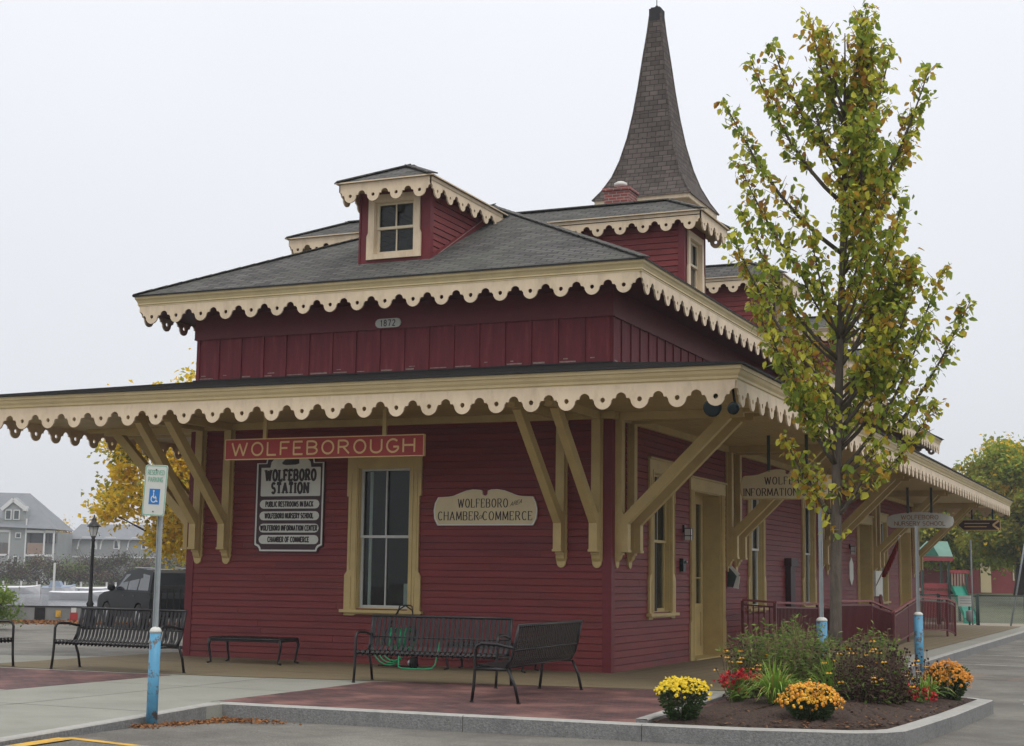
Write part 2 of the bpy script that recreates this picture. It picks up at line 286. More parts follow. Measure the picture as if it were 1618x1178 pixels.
V=Vector; X=V((1,0,0)); Y=V((0,1,0)); Z=V((0,0,1))
W=8.70; L=33.2; CX=-W/2
FRONT=(V((-W,0,0)),X,Z,-Y)       # a = 0..W left to right
RIGHT=(V((0,0,0)),Y,Z,X)         # a = y
LEFT=(V((-W,L,0)),-Y,Z,-X)       # a = L-y
BACK=(V((0,L,0)),-X,Z,Y)
def arc(cx,cy,rx,ry,a0,a1,n=10): return [(cx+rx*math.cos(rad(a0+(a1-a0)*i/n)),cy+ry*math.sin(rad(a0+(a1-a0)*i/n))) for i in range(n+1)]
# ---------------------------------------------------------------- lettering (own stroke alphabet)
G={
'A':(.72,[[(0,0),(.36,1),(.72,0)],[(.13,.34),(.59,.34)]]),
'B':(.62,[[(0,0),(0,1)],[(0,1)]+arc(.33,.76,.25,.24,90,-90,6)+[(0,.52)],[(0,.52)]+arc(.34,.26,.28,.26,90,-90,6)+[(0,0)]]),
'C':(.66,[arc(.38,.5,.36,.5,48,312,12)]),
'E':(.56,[[(0,0),(0,1)],[(0,1),(.54,1)],[(0,.52),(.42,.52)],[(0,0),(.56,0)]]),
'F':(.54,[[(0,0),(0,1)],[(0,1),(.54,1)],[(0,.52),(.42,.52)]]),
'G':(.70,[arc(.38,.5,.36,.5,48,330,12)+[(.70,.42)],[(.42,.42),(.70,.42)]]),
'H':(.66,[[(0,0),(0,1)],[(.66,0),(.66,1)],[(0,.52),(.66,.52)]]),
'I':(.14,[[(.07,0),(.07,1)]]),
'K':(.64,[[(0,0),(0,1)],[(.60,1),(.02,.42)],[(.22,.60),(.64,0)]]),
'L':(.54,[[(0,0),(0,1)],[(0,0),(.54,0)]]),
'M':(.80,[[(0,0),(.04,1),(.40,.12),(.76,1),(.80,0)]]),
'N':(.68,[[(0,0),(0,1),(.68,0),(.68,1)]]),
'O':(.74,[arc(.37,.5,.35,.5,0,360,18)]),
'P':(.60,[[(0,0),(0,1)],[(0,1)]+arc(.32,.74,.26,.26,90,-90,7)+[(0,.48)]]),
'R':(.64,[[(0,0),(0,1)],[(0,1)]+arc(.32,.75,.26,.25,90,-90,7)+[(0,.50)],[(.28,.50),(.64,0)]]),
'S':(.56,[arc(.28,.75,.25,.25,35,270,9)+arc(.28,.25,.26,.25,90,-145,9)]),
'T':(.62,[[(.31,0),(.31,1)],[(0,1),(.62,1)]]),
'U':(.66,[[(0,1),(0,.34)]+arc(.33,.33,.33,.33,180,360,9)+[(.66,.34),(.66,1)]]),
'W':(.98,[[(0,1),(.24,0),(.49,.92),(.74,0),(.98,1)]]),
'Y':(.64,[[(0,1),(.32,.48),(.64,1)],[(.32,.48),(.32,0)]]),
'D':(.68,[[(0,0),(0,1)],[(0,1)]+arc(.26,.5,.40,.5,90,-90,9)+[(0,0)]]),
'V':(.66,[[(0,1),(.33,0),(.66,1)]]),
'1':(.30,[[(.02,.80),(.16,1),(.16,0)]]),'8':(.56,[arc(.28,.75,.22,.25,0,360,12),arc(.28,.26,.27,.26,0,360,12)]),
'7':(.54,[[(0,1),(.54,1),(.2,0)]]),'2':(.56,[arc(.28,.74,.25,.26,160,-30,8)+[(0,0),(.56,0)]]),
'&':(.70,[[(.66,0),(.16,.72)]+arc(.30,.80,.16,.20,200,-20,7)+[(.10,.34)]+arc(.30,.22,.24,.22,160,350,7)+[(.64,.42)]]),
'a':(.4,[arc(.2,.22,.18,.22,0,360,9),[(.38,.45),(.38,0)]]),'r':(.26,[[(0,0),(0,.45)],[(0,.3),(.12,.44),(.26,.42)]]),'e':(.38,[[(.02,.22),(.36,.24)]+arc(.19,.23,.18,.22,10,310,9)]),
}
def text(mb,s,fr,cx,base,h,k0,t=.09,cond=1.0,serif=0,contrast=0,sp=.2,mi=0,slant=0,rise=0,width=None):
    o,u,v,n=fr; adv=0; lay=[]
    for ch in s:
        if ch==' ': adv+=.42; continue
        w_,st=G[ch]; lay.append((adv,st)); adv+=w_+sp+(t if serif else 0)
    adv-=sp+(t if serif else 0)
    sx=h*cond if width is None else width/adv
    x0=cx-adv*sx/2; cnt=0
    def seg(p,q,hw):
        nonlocal cnt
        p=V((x0+p[0]*sx+slant*p[1]*h,base+p[1]*h+rise*p[0]*sx,0));q=V((x0+q[0]*sx+slant*q[1]*h,base+q[1]*h+rise*q[0]*sx,0)); d=q-p
        if d.length<1e-6: return
        d.normalize(); r=V((-d.y,d.x,0))*hw; e=d*min(hw*.5,.3*hw+.0005)
        k=k0+.00025*(cnt%12); cnt+=1
        mb.add([o+u*c.x+v*c.y+n*k for c in (p-e-r,q+e-r,q+e+r,p-e+r)],[(0,1,2,3)],mi)
    for ax,st in lay:
        for pl in st:
            for i in range(len(pl)-1):
                p,q=pl[i],pl[i+1]; dx=(q[0]-p[0])*sx; dy=(q[1]-p[1])*h; ln=math.hypot(dx,dy) or 1
                hw=t*h/2*(1-contrast+contrast*abs(dy)/ln)
                seg((ax+p[0],p[1]),(ax+q[0],q[1]),hw)
            if serif and len(pl)<=5:
                for e_,o_ in ((pl[0],pl[1]),(pl[-1],pl[-2])):
                    if abs(e_[1]-o_[1])*h>=abs(e_[0]-o_[0])*sx and (e_[1]<.02 or e_[1]>.98):
                        ss=serif*h/sx; hh=t*.35*(1 if serif<.2 else 1.3)
                        yy=e_[1]+(hh*.5 if e_[1]<.5 else -hh*.5)
                        seg((ax+e_[0]-ss,yy),(ax+e_[0]+ss,yy),hh*h/2)
                    elif (e_[1]<.02 or e_[1]>.98) and len(pl)==2:
                        y2=.2 if e_[1]<.5 else .8; seg((ax+e_[0],e_[1]),(ax+e_[0],y2),t*h*.25)
def roofuv(co,n):
    h=math.hypot(n.x,n.y)
    if h<.02: return (co.x,co.y)
    return ((-n.y*co.x+n.x*co.y)/h, co.z/h)
def walluv(co,n):
    return (co.x+co.y,co.z)
# ---------------------------------------------------------------- ground
def sheet(name,poly,z,m,thick=0,hasuv=False):
    mb=MB(); fr=(V((0,0,0)),X,Y,Z)
    mb.prism(poly,fr,z-max(thick,.003),z,0); return struct(mb.build(name,m))
mb=MB(); mb.quad((-1500,-300,-.17),(1500,-300,-.17),(1500,2200,-.17),(-1500,2200,-.17)); struct(mb.build('asphalt_ground','asphalt'))
# platform: concrete pavement round the station, one sheet with a kerb step
KF=-8.48
plat=[(-1.80,-9.4),(-1.95,KF+.15),(-1.95,KF+.15),(3.42,KF+.15),(3.42,-2.3),(4.05,-2.3),(4.10,40),(-9.8,40),(-30,40),(-30,4.5),(-30,-30),(-.75,-30),(-1.12,-15)]
plat=[(-1.90,-9.8),(-1.93,KF+.2),(3.42,KF+.2),(3.42,-2.4),(4.02,-2.2),(4.02,36.5),(-9.9,36.5),(-9.9,-.9),(-14,-3.0),(-26,-4.6),(-26,-30),(-.52,-30),(-1.12,-14.5)]
sheet('pavement',plat,0,'concrete',.16)
sheet('brick_paving',[(-2.2,KF+.2),(3.42,KF+.2),(3.42,-4.05),(1.9,-3.30),(1.24,-3.36),(-1.7,-3.86),(-2.3,-4.2)],.004,'paver')
sheet('brick_paving',[(-5.62,-8.25),(-5.62,-4.62),(-12,-4.85),(-25,-5.6),(-25,-8.5)],.004,'paver')
sheet('deck',[(-9.75,-4.55),(-5.4,-4.42),(-4.4,-4.35),(-1.7,-3.82),(1.24,-3.3),(1.9,-3.2),(3.36,-2.6),(3.36,36),(-9.7,36)],.008,'deck')
sheet('grass_verge',[(-62,89),(-100,74),(-420,30),(-420,700),(300,900),(260,60),(6,60),(-10,110)],-.14,'grass')
mb=MB(); mb.add([(-14,47,-.16),(45,47,-.16),(80,80,1.15),(200,300,1.4),(-60,300,1.4),(-14,86,1.1)],[(0,1,2,5),(5,2,3,4)]); struct(mb.build('grass_bank','grass'))
sheet('sand_path',[(-4,40.5),(2.2,40.5),(6.4,38),(12,38),(12,46.8),(-4,46.8)],-.155,'sand')
mb=MB()
for (a,b) in (((-1.95,-9.9),(-26,-9.9)),((-4.0,-4.45),(-4.0,-29)),((-5.6,-8.3),(-5.6,-29)),((-2.25,-4.3),(-2.25,-8.4)),((-2.25,-6.4),(-5.6,-6.4)),((-8.6,-8.55),(-8.6,-29)),((-1.75,-13),(-26,-13)),((3.4,2),(4.0,2)),((3.4,5),(4.0,5)),((3.4,8),(4.0,8)),((3.4,11),(4.0,11)),((3.4,14),(4.0,14)),((3.4,17),(4.0,17)),((3.37,-2.2),(3.37,36))):
    a=V((a[0],a[1],.003)); b=V((b[0],b[1],.003)); d=(b-a).normalized(); n_=V((-d.y,d.x,0))*.006; mb.quad(a-n_,b-n_,b+n_,a+n_)
struct(mb.build('pavement_joints','mulch'))
sheet('water',[(-36,16.5),(-24,21.6),(-17,33),(-20,80),(-61.5,90.5),(-100.5,75.5),(-150,40),(-90,-10)],-.13,'water')
mb=MB()
for i in range(10):
    y=-.28-.29*i; mb.quad((-9.6,y-.004,.011),(3.3,y-.004,.011),(3.3,y+.004,.011),(-9.6,y+.004,.011))
for i in range(11): x=.28*i+.25; mb.quad((x-.004,0.1,.011),(x+.004,0.1,.011),(x+.004,35.5,.011),(x-.004,35.5,.011))
struct(mb.build('deck_joints','mulch'))
# kerbs: granite, real step
def kerb(path,wd,z0,z1):
    mb=MB(); P_=[V((p[0],p[1],0)) for p in path]; L_=[]; R_=[]
    for i,p in enumerate(P_):
        a=P_[max(i-1,0)]; b=P_[min(i+1,len(P_)-1)]; d=(b-a).normalized(); n=V((-d.y,d.x,0)); L_.append(p+n*wd); R_.append(p)
    for i in range(len(P_)-1):
        j=i+1; g=.0
        q=lambda v,z:(v.x,v.y,z)
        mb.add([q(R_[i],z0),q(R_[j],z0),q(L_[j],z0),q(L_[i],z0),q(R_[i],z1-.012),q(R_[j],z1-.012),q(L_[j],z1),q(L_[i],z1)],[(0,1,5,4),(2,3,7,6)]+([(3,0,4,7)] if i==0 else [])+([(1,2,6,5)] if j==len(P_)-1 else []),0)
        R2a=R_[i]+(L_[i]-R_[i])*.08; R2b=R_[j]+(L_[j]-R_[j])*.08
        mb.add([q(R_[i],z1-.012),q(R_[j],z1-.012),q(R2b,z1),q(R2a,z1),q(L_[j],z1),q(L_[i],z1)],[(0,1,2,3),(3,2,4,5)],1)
    return mb
mb=kerb([(-.4,-30),(-1.0,-14.5),(-1.28,-13.2),(-1.62,-10.9),(-1.97,-8.62)],.16,-.4,.012)
b2=kerb([(-1.97,-8.62),(1.30,-8.53)],.2,-.4,.012); mb.add(b2.v,b2.f); mb.m[-len(b2.f):]=b2.m
b2=kerb([(1.308,-8.53),(3.44,-8.46)],.2,-.4,.013); mb.add(b2.v,b2.f); mb.m[-len(b2.f):]=b2.m
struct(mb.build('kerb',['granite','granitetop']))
pk=[(3.448,-8.46),(4.6,-8.36),(5.24,-8.17)]+[(5.24+.95*math.sin(rad(t)),-7.25-.92*math.cos(rad(t)))for t in (28,50,70)]+[(6.2,-7.0),(6.36,-5.2),(6.50,-2.5)]
mb=kerb(pk,.2,-.4,.014)
b2=kerb([(6.5,-2.49),(6.2,-2.18),(5.2,-2.02),(4.22,-2.1),(4.12,6),(4.10,12),(4.10,36.5)],.15,-.4,.010); mb.add(b2.v,b2.f); mb.m[-len(b2.f):]=b2.m
b2=kerb([(3.18,-4.1),(3.43,-8.2)],-.14,-.05,.05); mb.add(b2.v,b2.f); mb.m[-len(b2.f):]=b2.m
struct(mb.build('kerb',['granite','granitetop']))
# planting bed, gently mounded
mb=MB(); poly=[(3.42,-8.28),(4.6,-8.17),(5.2,-7.98),(5.8,-7.5),(6.0,-6.9),(6.17,-5.2),(6.30,-2.6),(5.2,-2.18),(4.1,-2.25),(3.32,-4.1)]
c=(4.7,-5.2); N=40; rings=[]
def onpoly(t):
    k=len(poly); x=t*k; i=int(x)%k; f=x-int(x); a,b=poly[i],poly[(i+1)%k]; return (a[0]+(b[0]-a[0])*f,a[1]+(b[1]-a[1])*f)
vs=[];fs=[]
for ri,(s_,h) in enumerate(((1.0,-.03),(.93,.03),(.8,.07),(.6,.11),(.35,.15),(.02,.16))):
    for j in range(N*2):
        p=onpoly(j/(N*2)); vs.append((c[0]+(p[0]-c[0])*s_,c[1]+(p[1]-c[1])*s_,h+(random.uniform(-.02,.02) if 0<ri<5 else 0)))
for ri in range(5):
    for j in range(N*2): fs.append((ri*N*2+j,ri*N*2+(j+1)%(N*2),(ri+1)*N*2+(j+1)%(N*2),(ri+1)*N*2+j))
mb.add(vs,fs,0,True)
for i in range(3200):
    t=random.random(); p=onpoly(t); s_=math.sqrt(random.random())*.97; x=c[0]+(p[0]-c[0])*s_; y=c[1]+(p[1]-c[1])*s_; z=.16-.17*s_**1.5+.01
    a=random.uniform(0,PI); l=random.uniform(.012,.045); d=V((math.cos(a),math.sin(a),random.uniform(-.3,.3)))*l; n_=V((-d.y,d.x,0)).normalized()*random.uniform(.006,.014)
    q=V((x,y,z+.012)); mb.add([q-d-n_,q+d-n_,q+d+n_+V((0,0,.006)),q-d+n_],[(0,1,2,3)],random.choice((0,0,1,2)))
struct(mb.build('planting_bed',['mulch','brownleaf','litter2']))
# painted markings on the asphalt
def lines(name,segs,w_,z,m):
    mb=MB()
    for (a,b) in segs:
        a=V((a[0],a[1],z)); b=V((b[0],b[1],z)); d=(b-a).normalized(); n=V((-d.y,d.x,0))*w_/2; mb.quad(a-n,b-n,b+n,a+n)
    return struct(mb.build(name,m))
AZ=-.166
lines('parking_lines',[((4.25,10.4),(11,10.1)),((3.95,14.9),(12,15.5)),((6.6,.2),(14,.9)),((4.2,20),(12,20.6)),((4.2,25.5),(12,26))],.12,AZ,'linepaint')
lines('faded_lines',[((4.9,6.6),(11,6.5)),((5.2,5.8),(11.5,5.2)),((5.0,5.2),(12,4.5))],.11,AZ,'peach')
lines('crosswalk_lines',[((6.72,-.55),(12,-.35)),((7.15,-2.35),(12,-1.8))],.22,AZ,'linepaint')
lines('parking_lines',[((6.8,-.9),(7.6,-2.7))],.10,AZ+.004,'linepaint')
mb=MB(); mb.add([(-1.72,-9.1,-.168),(2.6,-9.4,-.168),(3.4,-14,-.168),(3,-30,-.168),(-.3,-30,-.02),(-1.0,-14,-.03),(-1.40,-12.4,-.05),(-1.58,-10.6,-.085)],[(0,1,7),(7,1,6),(6,1,2),(6,2,5),(5,2,3),(5,3,4)]); struct(mb.build('asphalt_apron','asphalt'))
mb=MB(); mb.add([(-1.36,-12.28,-.046),(-1.28,-12.18,-.045),(-.05,-12.22,-.083),(-.05,-12.34,-.081)],[(0,1,2,3)]); mb.add([(-1.36,-12.28,-.042),(-1.16,-12.30,-.046),(-1.0,-13.6,-.026),(-1.14,-13.6,-.022)],[(0,3,2,1)])
LM=mb
# ---------------------------------------------------------------- the station
ST=empty('train_station',(CX,L/2,0),'dark red clapboard railway station with cream scalloped eaves, wraparound canopy and tall shingled spire','station')
def clap(mb,fr,a0,a1,z0,z1,ops=(),row=.122,mi=0,clip=None,mis=(0,0,0,3,4)):
    o,u,v,n=fr; k=int(math.floor(z0/row))
    z=k*row
    while z<z1-1e-6:
        cuts=sorted({max(z,z0),min(z+row,z1)}|{c for op in ops for c in (op[2],op[3]) if max(z,z0)<c<min(z+row,z1)})
        for za,zb in zip(cuts[:-1],cuts[1:]):
            A0,A1=a0,a1
            if clip: A0,A1=clip((za+zb)/2)
            iv=[(A0,A1)]
            for op in ops:
                if op[2]<(za+zb)/2<op[3]:
                    nv=[]
                    for p,q in iv:
                        if op[1]<=p or op[0]>=q: nv.append((p,q)); continue
                        if op[0]>p: nv.append((p,op[0]))
                        if op[1]<q: nv.append((op[1],q))
                    iv=nv
            oa=.026-.016*(za-z)/row; ob=.026-.016*(zb-z)/row; gz=zb
            if abs(zb-z-row)<1e-6 and zb-za>.03: gz=zb-.010
            iv2=[]
            for p,q in iv:
                rs=random.Random(int(z*977+a1*31)); x=p
                js=[A0+rs.uniform(.4,3.5)]
                while js[-1]<A1: js.append(js[-1]+rs.uniform(2.2,4.6))
                cs=[p]+[j for j in js if p+.05<j<q-.05]+[q]
                for c0,c1 in zip(cs[:-1],cs[1:]): iv2.append((c0,c1-(.004 if c1<q else 0),rs.choice(mis)))
            for p,q,mi in iv2:
                if q-p<.005: continue
                P=lambda a,zz,kk:o+u*a+v*zz+n*kk
                dj=random.Random(int(p*511+z*77)).uniform(-.0015,.0015)
                mb.add([P(p,za,oa+dj),P(q,za,oa+dj),P(q,gz,ob),P(p,gz,ob)],[(0,1,2,3)],mi)
                if gz<zb: mb.add([P(p,gz,-.02),P(q,gz,-.02),P(q,zb+.001,-.02),P(p,zb+.001,-.02),P(p,gz,ob),P(q,gz,ob)],[(0,1,2,3),(4,5,1,0)],mi)
                if abs(za-z)<1e-6: mb.add([P(p,za,-.02),P(q,za,-.02),P(q,za,oa+dj),P(p,za,oa+dj)],[(0,1,2,3)],mi)
        z+=row
def ring(mb,prof,x0,x1,y0,y1,mi=0,sm=False):
    for (o0,z0),(o1,z1) in zip(prof[:-1],prof[1:]):
        A=[(x0-o0,y0-o0,z0),(x1+o0,y0-o0,z0),(x1+o0,y1+o0,z0),(x0-o0,y1+o0,z0)]
        B=[(x0-o1,y0-o1,z1),(x1+o1,y0-o1,z1),(x1+o1,y1+o1,z1),(x0-o1,y1+o1,z1)]
        for i in range(4): j=(i+1)%4; mb.add([A[i],A[j],B[j],B[i]],[(0,1,2,3)],mi,sm)
def scallop_unit(p,top,sc=1.0):
    h=p/2; r=.088*sc; R=.142*sc; zc=-(top+.088*sc)
    pts=[(-h,0),(h,0)][::-1]
    # start top right -> top left -> down left edge -> pattern to right
    out=[(h,0),(-h,0),(-h,-top)]
    out+=[(-h+r*math.sin(rad(t)),zc+r*math.cos(rad(t))) for t in (18,40,62,90)]
    led=min(h-R-.004,r+.05*sc) if h-R-.004>r+.01 else r+.004
    out+=[(-h+led,zc),(-h+led,zc-.022*sc)]
    a0=math.degrees(math.asin(.012*sc/R)) if R>0 else 0
    out+=[(-R*math.cos(rad(t)),zc-.024*sc-R*math.sin(rad(t))*1.0) for t in (0,20,40,60,80,100,120,140,160,180)]
    out+=[(h-led,zc-.022*sc),(h-led,zc)]
    out+=[(h-r*math.sin(rad(t)),zc+r*math.cos(rad(t))) for t in (90,62,40,18)]
    out+=[(h,-top)]
    hole=[(.041*sc*math.cos(rad(t)),zc-.022*sc+.041*sc*math.sin(rad(t))) for t in range(0,360,45)]
    return out,hole
def scallops(mb,fr,length,pitch,top=.13,sc=1.0,th=.03,mi=0):
    o,u,v,n=fr; k=max(1,round(length/pitch)); p=length/k
    outl,hole=scallop_unit(p,top,sc)
    for i in range(k): mb.prism(outl,(o+u*(p*(i+.5)),u,v,n),0,th,mi,[hole])
def rectring_scallops(mb,out,z,x0,x1,y0,y1,pitch,top,sc=1.0,th=.03):
    a=V((x0-out,y0-out,z)); b=V((x1+out,y0-out,z)); c_=V((x1+out,y1+out,z)); d=V((x0-out,y1+out,z))
    lx=x1-x0+2*out; ly=y1-y0+2*out
    scallops(mb,(a,X,Z,-Y),lx,pitch,top,sc,th)
    scallops(mb,(b,Y,Z,X),ly,pitch,top,sc,th)
    scallops(mb,(c_,-X,Z,Y),lx,pitch,top,sc,th)
    scallops(mb,(d,-Y,Z,-X),ly,pitch,top,sc,th)
WO=(.99,3.56); HW=.535
DZ=(0.0,3.38)
front_ops=[(W-4.405-HW,W-4.405+HW,*WO)]
right_ops=[(y-HW,y+HW,*WO) for y in (2.72,9.72,15.12,26.1)]+[(y-1.02,y+1.02,*DZ) for y in (5.78,22.9,30.4)]
left_ops=[(L-y-HW,L-y+HW,*WO) for y in (3,9.7,15,21,27)]
mb=MB()
clap(mb,FRONT,.0,W,-.2,4.5,front_ops); clap(mb,RIGHT,0,L,-.2,4.5,right_ops); clap(mb,LEFT,0,L,-.2,4.5,left_ops); clap(mb,BACK,0,W,-.2,4.5)
mb.build('clapboard_wall',['siding','redtrim','redflake','siding2','siding3'],ST)
for fr,ln in ((FRONT,W),(RIGHT,L),(LEFT,L),(BACK,W)):
    for p,q,d in ((0,.13,0),(ln-.13,ln+.034,.001)):
        mb=MB(); mb.fbox(fr,p,q,-.2,4.335,d,.034+d*2); mb.build('corner_board','redtrim',ST)
# board and batten upper wall and frieze
mb=MB()
for fr,ln in ((FRONT,W),(RIGHT,L),(LEFT,L),(BACK,W)):
    mb.fbox(fr,0,ln,4.45,6.7,-.05,.006)
    k=round(ln/.505); p=ln/k
    for i in range(k+1):
        a=min(max(i*p,.05),ln-.05); mb.fbox(fr,a-.028,a+.028,5.2,6.2,.006,.030)
        if i<k and random.random()<.8: mb.fbox(fr,i*p+.05,i*p+.05+random.uniform(.15,.38),5.365+random.uniform(0,.012),5.38+random.uniform(.005,.02),.006,.008,1)
        if i<k and random.random()<.4: mb.fbox(fr,i*p+.12,i*p+.12+random.uniform(.06,.2),5.42+random.uniform(0,.012),5.437+random.uniform(.0,.01),.006,.008,1)
mb.build('board_and_batten_wall',['redboard','redflake'],ST)
mb=MB()
for i,(fr,ln) in enumerate(((FRONT,W),(RIGHT,L),(LEFT,L),(BACK,W))):
    e=.045 if i in (0,3) else -.0; mb.fbox(fr,-e,ln+e,6.16,6.66,.008,.045)
    mb.fbox(fr,-e,ln+e,6.15,6.175,.045,.052)
mb.build('frieze','redtrim',ST)
# main roof
e=.89; x0,x1,y0,y1=-W-e-.03,e+.03,-e-.03,L+e+.03; hw=(x1-x0)/2; zt=6.955+hw*.487
def hiproof(mb,x0,x1,y0,y1,z,zt,hw,mi=0):
    A=[(x0,y0,z),(x1,y0,z),(x1,y1,z),(x0,y1,z)]; P=((x0+x1)/2,y0+hw,zt); Q=((x0+x1)/2,y1-hw,zt)
    mb.add([A[0],A[1],P],[(0,1,2)],mi); mb.add([A[1],A[2],Q,P],[(0,1,2,3)],mi); mb.add([A[2],A[3],Q],[(0,1,2)],mi); mb.add([A[3],A[0],P,Q],[(0,1,2,3)],mi)
mb=MB(); hiproof(mb,x0,x1,y0,y1,6.955,zt,hw)
RF=mb.build('roof','shingle',ST,uvf=roofuv)
mb=MB(); P=V((CX,y0+hw,zt)); Q=V((CX,y1-hw,zt))
for a,b in (((x0,y0,6.955),P),((x1,y0,6.955),P),(P,Q),((x1,y1,6.955),Q),((x0,y1,6.955),Q)):
    a=V(a); b=V(b); n_=max(2,int((b-a).length/.3))
    for i in range(n_):
        p=a+(b-a)*(i/n_); q=a+(b-a)*((i+1.25)/n_); mb.beam(p+V((0,0,.006)),q+V((0,0,.016)),.2,.018)
mb.build('ridge_cap','roofedge' if 0 else 'shingle',RF,uvf=roofuv)
mb=MB(); ring(mb,[(e+.03,6.925),(e+.032,6.956)],-W,0,0,L); ring(mb,[(e-.02,6.925),(e+.03,6.925)],-W,0,0,L); mb.build('roof_edge','roofedge',RF)
mb=MB(); ring(mb,[(e-.07,6.74),(e-.055,6.74),(e-.055,6.765),(e-.04,6.775),(e-.045,6.80),(e-.025,6.85),(e+.0,6.885),(e+.005,6.92),(e+.02,6.925)],-W,0,0,L)
mb.build('crown_moulding','crown',ST)
mb=MB(); rectring_scallops(mb,e-.09,6.75,-W,0,0,L,.572,.118,.96); mb.build('eaves_scallop_board','cream',ST)
mb=MB(); ring(mb,[(0.04,6.64),(e-.09,6.64),(e-.09,6.93)],-W,0,0,L); mb.build('eaves_soffit','redtrim',ST)
# canopy
C_=3.18; CZ=4.765
mb=MB(); ring(mb,[(0.0,5.335),(C_+.04,CZ)],-W,0,0,L); CN=mb.build('canopy_roof','canroof',ST)
mb=MB(); ring(mb,[(C_-.02,CZ-.035),(C_+.04,CZ-.03),(C_+.042,CZ)],-W,0,0,L); ring(mb,[(.0,5.36),(.045,5.35),(.05,5.325)],-W,0,0,L); mb.build('roof_edge','roofedge',CN)
mb=MB(); ring(mb,[(C_-.13,4.505),(C_-.105,4.505),(C_-.105,4.53),(C_-.085,4.545),(C_-.08,4.58),(C_-.05,4.62),(C_-.035,4.665),(C_-.03,4.67),(C_-.012,4.675),(C_-.012,4.725),(C_,4.74)],-W,0,0,L)
mb.build('canopy_moulding','crown',ST)
mb=MB(); rectring_scallops(mb,C_-.13,4.515,-W,0,0,L,.588,.118,1.0); mb.build('canopy_scallop_board','cream',ST)
mb=MB(); ring(mb,[(0.0,4.47),(C_-.132,4.47),(C_-.132,4.7)],-W,0,0,L)
for k in range(1,22): ring(mb,[(.14*k,4.4695),(.14*k+.006,4.4665)],-W,0,0,L)
mb.build('canopy_soffit','tan',ST)
mb=MB()
for i,(fr,ln) in enumerate(((FRONT,W),(RIGHT,L),(LEFT,L),(BACK,W))):
    ee=.09 if i in (0,3) else 0; mb.fbox(fr,-ee,ln+ee,4.34,4.468,.0,.09)
mb.build('ledger_beam','tan',ST)
def bracket(fr,a):
    mb=MB(); o,u,v,n=fr
    mb.fbox(fr,a-.10,a+.10,1.93,4.338,.0,.055); mb.fbox(fr,a-.078,a+.078,2.0,4.338,.055,.15)
    tip=[(-.10,1.93)]+[(-.085*math.cos(rad(t)),1.87-.10*math.sin(rad(t))) for t in range(0,181,20)]+[(.10,1.93)]
    mb.prism(tip,(o+u*a,u,v,n),.0,.052)
    # stepped drop block in side profile
    pr=[(.055,1.88),(.10,1.93),(.13,2.02),(.17,2.05),(.26,2.08),(.26,2.60),(.15,2.74),(.055,2.74)]
    mb.prism(pr,(o+u*a,n,v,u),-.073,.073)
    mb.fbox(fr,a-.087,a+.087,2.045,2.085,.05,.27)
    mb.beam(o+u*a+n*.17+v*2.56,o+u*a+n*2.02+v*4.37,.142,.17,up=n)
    mb.fbox(fr,a-.068,a+.068,4.33,4.468,.10,2.30); mb.fbox(fr,a-.05,a+.05,4.40,4.468,2.30,2.75)
    mb.build('bracket','tan',ST)
for a in (.23,.89,W-.89,W-.23): bracket(FRONT,a)
ys=[.22,.89,7.3,7.97,16.5,17.4,24.3,25.0,L-.89,L-.22]
for y in ys: bracket(RIGHT,y); bracket(LEFT,L-y)
